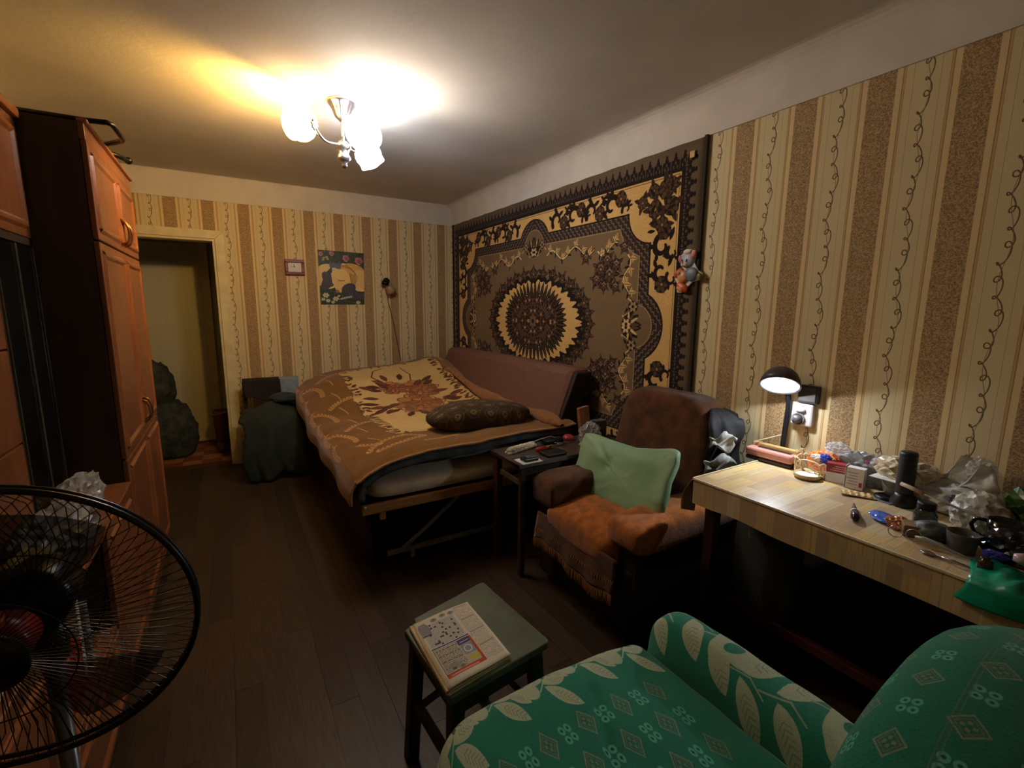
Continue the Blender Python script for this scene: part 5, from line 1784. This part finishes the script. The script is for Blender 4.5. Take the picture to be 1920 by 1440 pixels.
# ================================================================ things on the desk
D0 = DT + .001
ra = thing('radio_set', 'pink plastic radio with dark slot at the far end of the desk', 'radio', (2.0, 1.11, D0))
pk1 = mat('pink_plastic', hexc(206, 140, 128), rough=.3, var=.04)
Mr = RZ(.06)
def rl(name, x0, y0, z0, x1, y1, z1, m_, par=ra, bevel=.006):
    return rbox(name, x0, y0, z0, x1, y1, z1, m_, par, bevel=bevel, M=Mr, c=(2.002, 1.11, D0))
rl('body_bottom', -.026, -.098, 0, .026, .098, .018, mat('dark_brown_plastic', hexc(50, 28, 26), rough=.35))
rl('body_top', -.028, -.100, .018, .028, .100, .056, pk1, bevel=.010)
rl('display_slot', .000, -.082, .0552, .022, .060, .0585, blk, bevel=.001)
rl('tan_back', .029, -.10, 0, .052, .10, .070, mat('tan_plastic', hexc(196, 156, 96), rough=.4))
tag(MB().tube([(2.005, 1.205, D0 + .04), (2.02, 1.19, D0 + .075), (2.06, 1.13, D0 + .105), (2.075, 1.112, D0 + .115)], .0022, 6).build('thin_cable', mat('beige_cable', hexc(206, 190, 150), rough=.5), smooth=True), 'thin beige cable from the pink radio up to the lamp stem', 'cable')

bs = thing('openwork_basket', 'cream plastic openwork basket with scalloped rim beside the pink radio', 'basket', (2.03, .92, D0))
cp = mat('cream_plastic', hexc(222, 202, 164), rough=.35, var=.04)
bx0, bx1, by0, by1, bh = 1.975, 2.075, .865, 1.005, .052
cxm, cym = (bx0 + bx1) / 2, (by0 + by1) / 2
def brim(t, dz=0, gr=1.0):
    a = 2 * PI * t
    return (cxm + sp(math.cos(a), .5) * (bx1 - bx0) / 2 * gr, cym + sp(math.sin(a), .5) * (by1 - by0) / 2 * gr, D0 + dz)
MB().tube([brim(t, .004, .94) for t in np.linspace(0, 1, 60)[:-1]], .003, 6, closed=True).build('base_rim', cp, bs, smooth=True)
MB().prism([brim(t, 0, .94) for t in np.linspace(0, 1, 40)[:-1]], (0, 0, 0), (0, 0, .003)).build('base', cp, bs)
b = MB()
NB = 22
for k in range(NB):
    t0 = k / NB
    for row, (zc_, rr_) in enumerate(((.018, .012), (.042, .012))):
        tt = t0 + row * .5 / NB
        P = []
        for a in np.linspace(0, 2 * PI, 13)[:-1]:
            P.append(brim(tt + .85 / NB * .5 * math.cos(a), zc_ + rr_ * math.sin(a), .95 + .05 * zc_ / .05))
        b.tube(P, .0021, 5, closed=True)
b.build('scroll_lattice', cp, bs, smooth=True)
MB().tube([brim(t, bh + .010 * abs(math.sin(t * NB * PI * .5)) , 1.0) for t in np.linspace(0, 1, 150)[:-1]], .0030, 6, closed=True).build('scalloped_rim', cp, bs, smooth=True)
b = MB()
for t in (.22, .28, .74, .80):
    p = brim(t, bh + .012)
    b.tube([p, (p[0], p[1] + .006, p[2] + .014), (p[0], p[1] - .002, p[2] + .022), (p[0], p[1] - .008, p[2] + .016)], .0022, 5)
b.build('rim_curls', cp, bs, smooth=True)
org = mat('orange_wrapper', hexc(224, 96, 32), rough=.22, var=.25, scale=30, spec=.6, col2=hexc(236, 150, 70))
ob = thing('snack_bag', 'shiny orange snack bag in the openwork basket', 'bag', (2.045, .90, D0))
crumple('bag_body', (2.045, .905, D0 + .006), (.032, .062, .048), org, ob, seed=3, amp=.22, freq=2.5)
crumple('blue_print', (2.012, .895, D0 + .050), (.010, .018, .018), mat('blue_wrapper', hexc(44, 66, 176), rough=.25), ob, seed=6, flat=False)
crumple('white_print', (2.016, .925, D0 + .055), (.012, .024, .012), mat('white_wrapper', hexc(226, 214, 196), rough=.3), ob, seed=7, flat=False)
crumple('clear_top', (2.055, .87, D0 + .065), (.022, .040, .030), clear, ob, seed=8, flat=False)
di = thing('round_dish', 'small round cream dish with white cream in it, in front of the openwork basket', 'dish', (1.945, .925, D0))
MB().lathe([(.0, 0), (.040, 0), (.046, .006), (.048, .018), (.045, .020), (.042, .010), (.0, .008)], (1.945, .925, D0), 32).build('rim', mat('yellowed_plastic', hexc(206, 186, 128), rough=.25, trans=.2), di, smooth=True)
MB().lathe([(0, .014), (.036, .014), (.041, .012)], (1.945, .925, D0), 28).build('content', mat('white_cream', hexc(232, 230, 224), rough=.5, bump=.2), di, smooth=True)
def medbox(name, lab, c, w_, d_, h_, rz, front, sid, stripe=None):
    t = thing(name, lab, 'box', (*c, D0))
    M_ = RZ(rz)
    o = rbox('carton', -d_ / 2, -w_ / 2, 0, d_ / 2, w_ / 2, h_, front, t, bevel=.001, M=M_, c=(*c, D0))
    return t, M_
wc = mat('white_carton', hexc(214, 208, 208), rough=.5, var=.03)
t, M_ = medbox('medicine_box', 'white medicine box with dark red band beside the openwork basket', (2.000, .842), .072, .035, .075, .35, wc, wc)
rbox('red_band', -.0185, -.0365, .040, .0180, .0365, .0756, mat('dark_red_print', hexc(140, 40, 56), rough=.45), t, bevel=.0005, M=M_, c=(2.000, .842, D0))
b = MB()
for k in range(3):
    V = [M_ @ Vector((-.0192, y_, z_)) + Vector((2.000, .842, D0)) for y_, z_ in ((-.028, .048 + k * .008), (.024 - .008 * k, .048 + k * .008), (.024 - .008 * k, .051 + k * .008), (-.028, .051 + k * .008))]
    V2 = [M_ @ Vector((-.0186, y_, z_)) + Vector((2.000, .842, D0)) for y_, z_ in ((-.028, .048 + k * .008), (.024 - .008 * k, .048 + k * .008), (.024 - .008 * k, .051 + k * .008), (-.028, .051 + k * .008))]
    b.hexa([tuple(v) for v in V] + [tuple(v) for v in V2])
b.build('print_lines', mat('pale_print', hexc(206, 150, 150), rough=.5), t)
t, M_ = medbox('medicine_box', 'tall white medicine box standing open in front of the red banded one', (1.985, .772), .056, .034, .082, .15, wc, wc)
rbox('open_flap', -.0175, .0275, -.0005, .0175, .0292, .086, wc, t, bevel=.0005, M=M_ @ RZ(0), c=(1.985, .775, D0))
rbox('red_square', -.0176, -.027, .012, -.0168, -.017, .030, mat('crimson_print', hexc(150, 36, 66), rough=.5), t, bevel=.0002, M=M_, c=(1.985, .775, D0))
b = MB()
for k in range(5):
    b.box(-.0176, -.012, .018 + .011 * k, -.0169, .022 - .006 * (k % 2), .0205 + .011 * k, M_)
b = mesh('print_lines', [(v[0] + 1.985, v[1] + .775, v[2] + D0) for v in b.V], b.F, mat('grey_print', hexc(120, 112, 118), rough=.6), t)
cb = thing('plastic_bag', 'crumpled clear bag with a pink strip behind the medicine boxes', 'bag', (2.07, .80, D0))
crumple('film', (2.068, .785, D0), (.030, .085, .062), greyb, cb, seed=21, amp=.3)
rbox('pink_strip', -.004, -.008, .06, .002, .008, .105, mat('magenta_plastic', hexc(190, 60, 150), rough=.4), cb, M=RX(.3), c=(2.045, .795, D0))
tag(rbox('small_carton', -.016, -.03, 0, .016, .03, .125, mat('grey_green_carton', hexc(150, 150, 130), rough=.6), M=RX(.10), c=(2.078, .722, D0), bevel=.001), 'greyish carton standing against the wall behind the clear bag', 'box')
bl = thing('blister_pack', 'gold blister pack of pills lying in front of the medicine boxes', 'pills', (1.915, .735, D0))
M_ = RZ(.55)
rbox('foil', -.026, -.052, 0, .026, .052, .002, mat('gold_foil', hexc(196, 160, 108), rough=.3, metal=.3), bl, bevel=.0008, M=M_ @ RX(.04), c=(1.915, .735, D0 + .004))
for i in range(3):
    for j in range(5):
        p = M_ @ Vector((-.0155 + .0155 * i, -.038 + .019 * j, .006))
        MB().ball(tuple(p + Vector((1.915, .735, D0))), (.0058, .0075, .004), 10, 6, M_).build('pill', mat('pill_cream', hexc(226, 200, 150), rough=.3), bl, smooth=True)
tag(rbox('foil_strip', -.02, -.04, 0, .02, .04, .0015, mat('silver_foil', hexc(160, 164, 164), rough=.25, metal=.6), M=RZ(-.2), c=(1.945, .672, D0), bevel=.0004), 'silver foil strip beside the gold blister pack', 'pills')
pt = thing('metal_bowl', 'grey metal bowl stuffed with papers behind the black flashlight', 'bowl', (2.035, .645, D0))
MB().lathe([(0, 0), (.045, 0), (.052, .006), (.060, .045), (.066, .070), (.069, .071), (.066, .066), (.058, .04), (.05, .01), (0, .008)], (2.035, .645, D0), 32).build('bowl', mat('grey_enamel', hexc(132, 134, 134), rough=.3, metal=.3), pt, smooth=True)
cpaper = mat('wrapping_film', hexc(196, 176, 140), rough=.3, var=.3, scale=20, alpha=.9, col2=hexc(214, 200, 176))
tag(crumple('paper_wrapper', (2.035, .64, D0 + .066), (.055, .07, .040), cpaper, seed=31, amp=.4, freq=3), 'crumpled yellowish wrapper heaped in the metal bowl', 'wrapper')
tag(MB().prism([(-.075, -.04, 0), (.03, -.07, 0), (.085, .0, 0), (.04, .055, 0), (-.07, .06, 0)], (2.02, .66, D0 + .0725), (0, 0, .002)).build('paper_sheets', mat('white_paper', hexc(216, 214, 208))), 'flat papers lying across the rim of the metal bowl', 'paper')
fl_ = thing('flashlight', 'tall black flashlight standing upright on its wide head', 'flashlight', (1.955, .615, D0))
fb_ = mat('black_rubber', hexc(20, 22, 26), rough=.4, var=.1, spec=.5)
MB().lathe([(0, 0), (.034, 0), (.036, .006), (.035, .018), (.027, .034), (.0245, .045)], (1.955, .615, D0), 28).build('flashlight_head', fb_, fl_, smooth=True)
MB().lathe([(.0245, .045), (.0255, .05), (.0255, .15), (.0240, .153), (.0255, .156), (.0255, .166), (.0240, .169), (.0255, .172), (.0255, .185), (.022, .191), (0, .192)], (1.955, .615, D0), 28).build('barrel', fb_, fl_, smooth=True)
tag(MB().lathe([(0, .0), (.036, 0), (.038, .008), (.032, .012), (0, .010)], (1.975, .667, D0), 24).build('black_lid', blk, smooth=True), 'flat black saucer at the foot of the flashlight', 'disc')  # loose black lid, a plain flat disc

# big translucent bag with looped handles against the wall
tb_ = thing('carrier_bag', 'large translucent carrier bag with looped handles against the wall', 'bag', (2.02, .47, D0))
frost = mat('frosted_plastic', hexc(212, 206, 192), rough=.35, alpha=.55, spec=.6, var=.1, scale=10)
crumple('bag_body', (2.03, .475, D0), (.060, .12, .055), mat('frosted_plastic_body', hexc(196, 198, 196), rough=.3, alpha=.88, var=.2, scale=9), tb_, seed=41, amp=.25)
def loop(name, y0, y1, h_, x_, w_, lean):
    def fn(u, v):
        a = PI * u
        y = (y0 + y1) / 2 - (y1 - y0) / 2 * math.cos(a)
        z = D0 + .05 + h_ * math.sin(a)
        k = (v - .5) * w_ * (1 + .6 * math.sin(a))
        return (x_ + lean * math.sin(a) + .012 * math.sin(u * 9 + v * 5), y + k * math.cos(a) * .8 , z + k * math.sin(a) + .006 * math.sin(u * 23))
    return sgrid(name, fn, 28, 8, frost, tb_, solid=.0008)
loop('handle', .43, .565, .105, 2.055, .05, .01)
loop('handle', .375, .50, .100, 2.02, .055, -.02)
crumple('gathered_top', (2.05, .455, D0 + .11), (.016, .03, .035), frost, tb_, seed=44, amp=.4, flat=False)
crumple('blue_content', (1.985, .45, D0 + .012), (.03, .055, .03), mat('slate_blue_film', hexc(62, 78, 100), rough=.3, var=.2), tb_, seed=43, amp=.3, flat=False)
tag(crumple('white_bag', (1.925, .415, D0), (.045, .060, .062), mat('white_bag_film', hexc(200, 202, 196), rough=.4, var=.06), seed=51, amp=.25, freq=2.4), 'knotted white bag in front of the translucent carrier bag', 'bag')
lf = mat('dark_green_film', hexc(36, 56, 24), rough=.35, var=.35, scale=12, col2=hexc(74, 110, 30), alpha=.96)
tag(crumple('green_bag', (1.985, .27, D0), (.085, .09, .085), lf, seed=53, amp=.35), 'dark leaf-green crumpled bag at the near end of the desk', 'bag')
tag(crumple('pinkish_bag', (2.06, .26, D0 + .08), (.035, .06, .05), mat('pinkish_film', hexc(150, 126, 96), rough=.4, alpha=.8), seed=54, amp=.35, flat=False), 'beige bag on top of the dark green one by the wall', 'bag')

# small things along the front
br = thing('shaving_brush', 'small brush with purple-black handle near the front of the desk', 'brush', (1.70, .655, D0))
pv = mat('aubergine_plastic', hexc(46, 26, 56), rough=.2)
d = Vector((.85, .40, 0)).normalized()
def along(t, z=.012): return tuple(Vector((1.665, .635, D0 + z)) + d * t)
MB().tube([along(-.006), along(0), along(.012), along(.046), along(.054)], [.006, .011, .0135, .0125, .0105], 12).build('handle', pv, br, smooth=True)
MB().tube([along(.054), along(.061)], .0112, 12).build('white_ring', mat('white_plastic', hexc(222, 218, 220), rough=.3), br, smooth=True)
MB().tube([along(.061), along(.09, .012), along(.125, .016)], [.0095, .007, .003], 10).build('bristles', mat('brown_bristle', hexc(104, 76, 50), rough=.8), br, smooth=True)
blw = mat('blue_foil_wrapper', hexc(50, 92, 190), rough=.2, var=.2, scale=20, spec=.7)
tag(crumple('blue_wrapper', (1.755, .585, D0), (.030, .052, .010), blw, seed=61, amp=.2, M=RZ(-.5)), 'flat shiny blue wrapper on the front of the desk', 'wrapper')
tag(crumple('orange_wrapper', (1.735, .545, D0), (.022, .028, .018), mat('copper_wrapper', hexc(176, 106, 60), rough=.25, var=.3, scale=20), seed=62, amp=.35), 'copper coloured sweet wrapper beside the blue one', 'wrapper')
gls = mat('smoky_glass', hexc(70, 80, 80), rough=.05, trans=.7, spec=.6)
jar = thing('glass_jar', 'smoky glass jar with black lid among the clutter', 'jar', (1.80, .50, D0))
MB().lathe([(0, 0), (.028, 0), (.030, .006), (.030, .05), (.022, .062), (.020, .066)], (1.80, .505, D0), 24).build('jar_body', gls, jar, smooth=True)
MB().lathe([(.023, .064), (.024, .066), (.024, .082), (.021, .085), (0, .085)], (1.80, .505, D0), 24).build('jar_lid', blk, jar, smooth=True)
tag(rbox('tea_box', -.028, -.02, 0, .028, .02, .035, mat('brown_striped_card', hexc(124, 100, 70), rough=.5, var=.35, stretch=(1, 1, 12), scale=20), M=RZ(.5), c=(1.715, .512, D0), bevel=.002), 'small brown striped box beside the orange wrapper', 'box')
tag(crumple('grey_pouch', (1.735, .465, D0), (.04, .042, .028), mat('dark_grey_pouch', hexc(58, 64, 64), rough=.5, var=.2), seed=63, amp=.15, freq=2, facet=False), 'dark grey soft pouch behind the spectacles', 'pouch')
gp_ = thing('spectacles', 'spectacles with grey temple lying folded at the front of the desk', 'glasses', (1.655, .46, D0))
gm = mat('grey_temple', hexc(150, 150, 146), rough=.35)
for k, (x_, y_) in enumerate(((1.652, .525), (1.668, .487))):
    MB().tube([(x_ + .006 * math.sin(a), y_ + .018 * math.cos(a), D0 + .018 + .015 * math.sin(a)) for a in np.linspace(0, 2 * PI, 18)[:-1]], .0014, 5, closed=True).build('lens_rim', silver, gp_, smooth=True)
MB().tube([(1.640, .475, D0 + .026), (1.640, .455, D0 + .028), (1.645, .41, D0 + .020), (1.650, .375, D0 + .013), (1.655, .355, D0 + .010)], [.004, .006, .0045, .004, .003], 8).build('temple', gm, gp_, smooth=True)
MB().tube([(1.672, .47, D0 + .02), (1.69, .43, D0 + .010), (1.70, .40, D0 + .006)], .003, 6).build('temple', gm, gp_, smooth=True)
tag(MB().lathe([(0, .0), (.030, 0), (.033, .03), (.036, .055), (.034, .056), (.030, .03), (.026, .004), (0, .004)], (1.715, .395, D0), 26).build('grey_tumbler', mat('smoky_plastic', hexc(96, 98, 98), rough=.15, trans=.4), smooth=True), 'smoky grey tumbler behind the spectacle temple', 'cup')
kn = thing('table_knife', 'table knife balanced over the glass jar and the clutter', 'knife', (1.83, .46, D0 + .085))
MB().hexa([(1.86, .535, D0 + .087), (1.868, .540, D0 + .087), (1.80, .395, D0 + .087), (1.785, .400, D0 + .087), (1.86, .535, D0 + .090), (1.868, .540, D0 + .090), (1.80, .395, D0 + .089), (1.785, .400, D0 + .089)]).build('blade', mat('dull_steel', hexc(140, 142, 138), rough=.3, metal=.8), kn)
MB().tube([(1.862, .537, D0 + .089), (1.885, .585, D0 + .092), (1.895, .605, D0 + .092)], .007, 8).build('handle', mat('bone_handle', hexc(170, 148, 116), rough=.4), kn, smooth=True)
sp_ = thing('spoon', 'bent shiny spoon lying at the very front of the desk', 'spoon', (1.62, .42, D0))
MB().ball((1.612, .435, D0 + .004), (.012, .018, .004), 12, 6).build('bowl', silver, sp_, smooth=True)
MB().tube([(1.612, .418, D0 + .004), (1.607, .38, D0 + .009), (1.605, .335, D0 + .004)], .0026, 6).build('handle', silver, sp_, smooth=True)
tag(MB().lathe([(0, 0), (.016, 0), (.016, .03), (.010, .034), (.010, .04), (0, .04)], (1.625, .325, D0), 16).build('small_vial', mat('brown_glass', hexc(60, 44, 28), rough=.15, trans=.3), smooth=True), 'small brown vial beside the emerald bag', 'bottle')
pn = thing('black_mug', 'glossy black mug with curved handle at the near end of the desk', 'mug', (1.83, .345, D0))
gb = mat('glossy_black', hexc(10, 10, 14), rough=.08, var=.05, spec=.7)
MB().lathe([(0, 0), (.034, 0), (.038, .006), (.040, .08), (.037, .081), (.034, .01), (0, .008)], (1.84, .34, D0), 28).build('mug_body', gb, pn, smooth=True)
MB().tube([(1.84, .378, D0 + .068), (1.84, .402, D0 + .066), (1.84, .412, D0 + .045), (1.84, .402, D0 + .022), (1.84, .378, D0 + .016)], .006, 8).build('mug_handle', gb, pn, smooth=True)
tag(crumple('black_bag', (1.775, .285, D0), (.055, .075, .042), mat('black_navy_film', hexc(16, 16, 28), rough=.22, var=.3, spec=.6), seed=71, amp=.25), 'shiny black crumpled bag behind the emerald one', 'bag')
em = mat('emerald_film', hexc(14, 150, 116), rough=.3, var=.12, spec=.6)
def emf(u, v):
    y = .345 - .40 * u + .012 * math.sin(v * 7)
    s_ = v * .26
    if s_ < .17:
        x = 1.715 - s_
        z = D0 + .006 + .018 * abs(noise.noise(Vector((y * 26, s_ * 9, 2)))) + .012 * math.sin(u * 9) ** 2 * math.sin(v * 3)
    else:
        x = DX - .014 - .008 * math.sin(u * 11)
        z = D0 - (s_ - .17) * .62 + .004
    return (x - .02 * math.sin(u * 6) * (1 if s_ < .17 else 0), y, z)
tag(sgrid('emerald_bag', emf, 50, 40, em, None, solid=.003), 'emerald green plastic bag hanging over the front edge of the desk', 'bag')
tu = thing('foil_tube', 'blue and red striped foil tube lying on the emerald bag', 'tube', (1.70, .27, D0 + .03))
dv = Vector((.10, -1, 0)).normalized()
def tp(t): return tuple(Vector((1.66, .285, D0 + .052)) + dv * t)
MB().tube([tp(0), tp(.022)], [.009, .018], 12).build('white_cap', mat('pinkish_white_foil', hexc(210, 180, 180), rough=.25), tu, smooth=True)
MB().tube([tp(.0225), tp(.045)], [.018, .021], 12).build('red_band', mat('crimson_foil', hexc(160, 30, 50), rough=.25), tu, smooth=True)
MB().tube([tp(.0455), tp(.15)], [.021, .022], 12).build('blue_body', mat('navy_foil', hexc(30, 54, 130), rough=.2), tu, smooth=True)
tag(crumple('blue_sweet', (1.665, .318, D0 + .03), (.012, .02, .010), mat('violet_foil', hexc(70, 70, 180), rough=.15, metal=.4), seed=72), 'violet foil sweet beside the striped tube', 'sweet')

# ================================================================ fan on the left
fa = thing('pedestal_fan', 'black pedestal fan with round wire cage in front of the wall unit', 'fan', (-.27, .92, 0))
FC = Vector((-.285, .822, .973))
FA = Vector((-.119, -.984, -.132)).normalized()
qf = Vector((0, 0, 1)).rotation_difference(FA).to_matrix()
fk = mat('black_fan_plastic', hexc(14, 14, 16), rough=.3, var=.1)
wire = mat('black_wire', hexc(24, 24, 24), rough=.4, metal=.4)
RF = .214
def fp(r, a, z): return tuple(FC + qf @ Vector((r * math.cos(a), r * math.sin(a), z)))
MB().tube([fp(RF, a, 0) for a in np.linspace(0, 2 * PI, 73)[:-1]], .0045, 8, closed=True).build('cage_ring', fk, fa, smooth=True)
MB().tube([fp(RF - .001, a, -.012) for a in np.linspace(0, 2 * PI, 73)[:-1]], .0035, 8, closed=True).build('cage_ring', fk, fa, smooth=True)
for side, nm in ((1, 'front_grille'), (-1, 'rear_grille')):
    b = MB()
    for k in range(84):
        a = 2 * PI * k / 84
        tw = .55 * side
        b.tube([fp(.040, a + tw, side * .050), fp(.11, a + tw * .6, side * .048), fp(.18, a + tw * .2, side * .032), fp(RF, a, side * .002)], .0007, 4, caps=False)
    for r_ in (.09,):
        b.tube([fp(r_, a, side * (.049 if r_ < .1 else .040)) for a in np.linspace(0, 2 * PI, 49)[:-1]], .0010, 5, closed=True)
    tag(b.build(nm, wire, fa), kind='stuff')
MB().lathe([(0, .058), (.036, .056), (.044, .05), (.044, .044), (0, .044)], tuple(FC), 28, qf).build('badge', mat('dark_badge', hexc(22, 22, 28), rough=.3), fa, smooth=True)
MB().lathe([(0, .03), (.030, .028), (.034, .02), (.034, -.012), (0, -.012)], tuple(FC), 24, qf).build('blade_hub', mat('red_hub', hexc(120, 28, 24), rough=.3), fa, smooth=True)
for k in range(3):
    V, F_ = [], []
    a0 = 2 * PI * k / 3 + .9
    n = 10
    for i in range(n + 1):
        t = i / n
        r_ = .032 + .150 * t
        wdt = .35 + .55 * math.sin(t * PI * .62)
        for j in range(7):
            s_ = j / 6 - .5
            V.append(fp(r_, a0 + wdt * s_ + .25 * t, .030 * s_ * (1 - .3 * t)))
    F_ = [(i * 7 + j, i * 7 + j + 1, i * 7 + j + 8, i * 7 + j + 7) for i in range(n) for j in range(6)]
    mesh('fan_blade', V, F_, mat('smoky_blade', hexc(30, 32, 40), rough=.2, var=.1, alpha=.55), fa, smooth=True, solid=.0015)
MB().lathe([(0, -.14), (.03, -.138), (.045, -.12), (.050, -.075), (.048, -.052), (0, -.052)], tuple(FC), 28, qf).build('motor_housing', fk, fa, smooth=True)
mc = FC - FA * .10
MB().tube([tuple(mc + Vector((0, 0, -.04))), tuple(mc + Vector((0, 0, -.12)))], .022, 12).build('neck', fk, fa, smooth=True)
MB().tube([tuple(mc + Vector((0, 0, -.12))), (mc.x, mc.y, .04)], .012, 12).build('pole', mat('grey_fan_pole', hexc(120, 124, 124), rough=.3, metal=.6), fa, smooth=True)
MB().lathe([(0, .05), (.03, .045), (.05, .03), (.085, .02), (.09, .006), (.088, 0), (0, 0)], (mc.x, mc.y, 0), 32).build('foot', fk, fa, smooth=True)
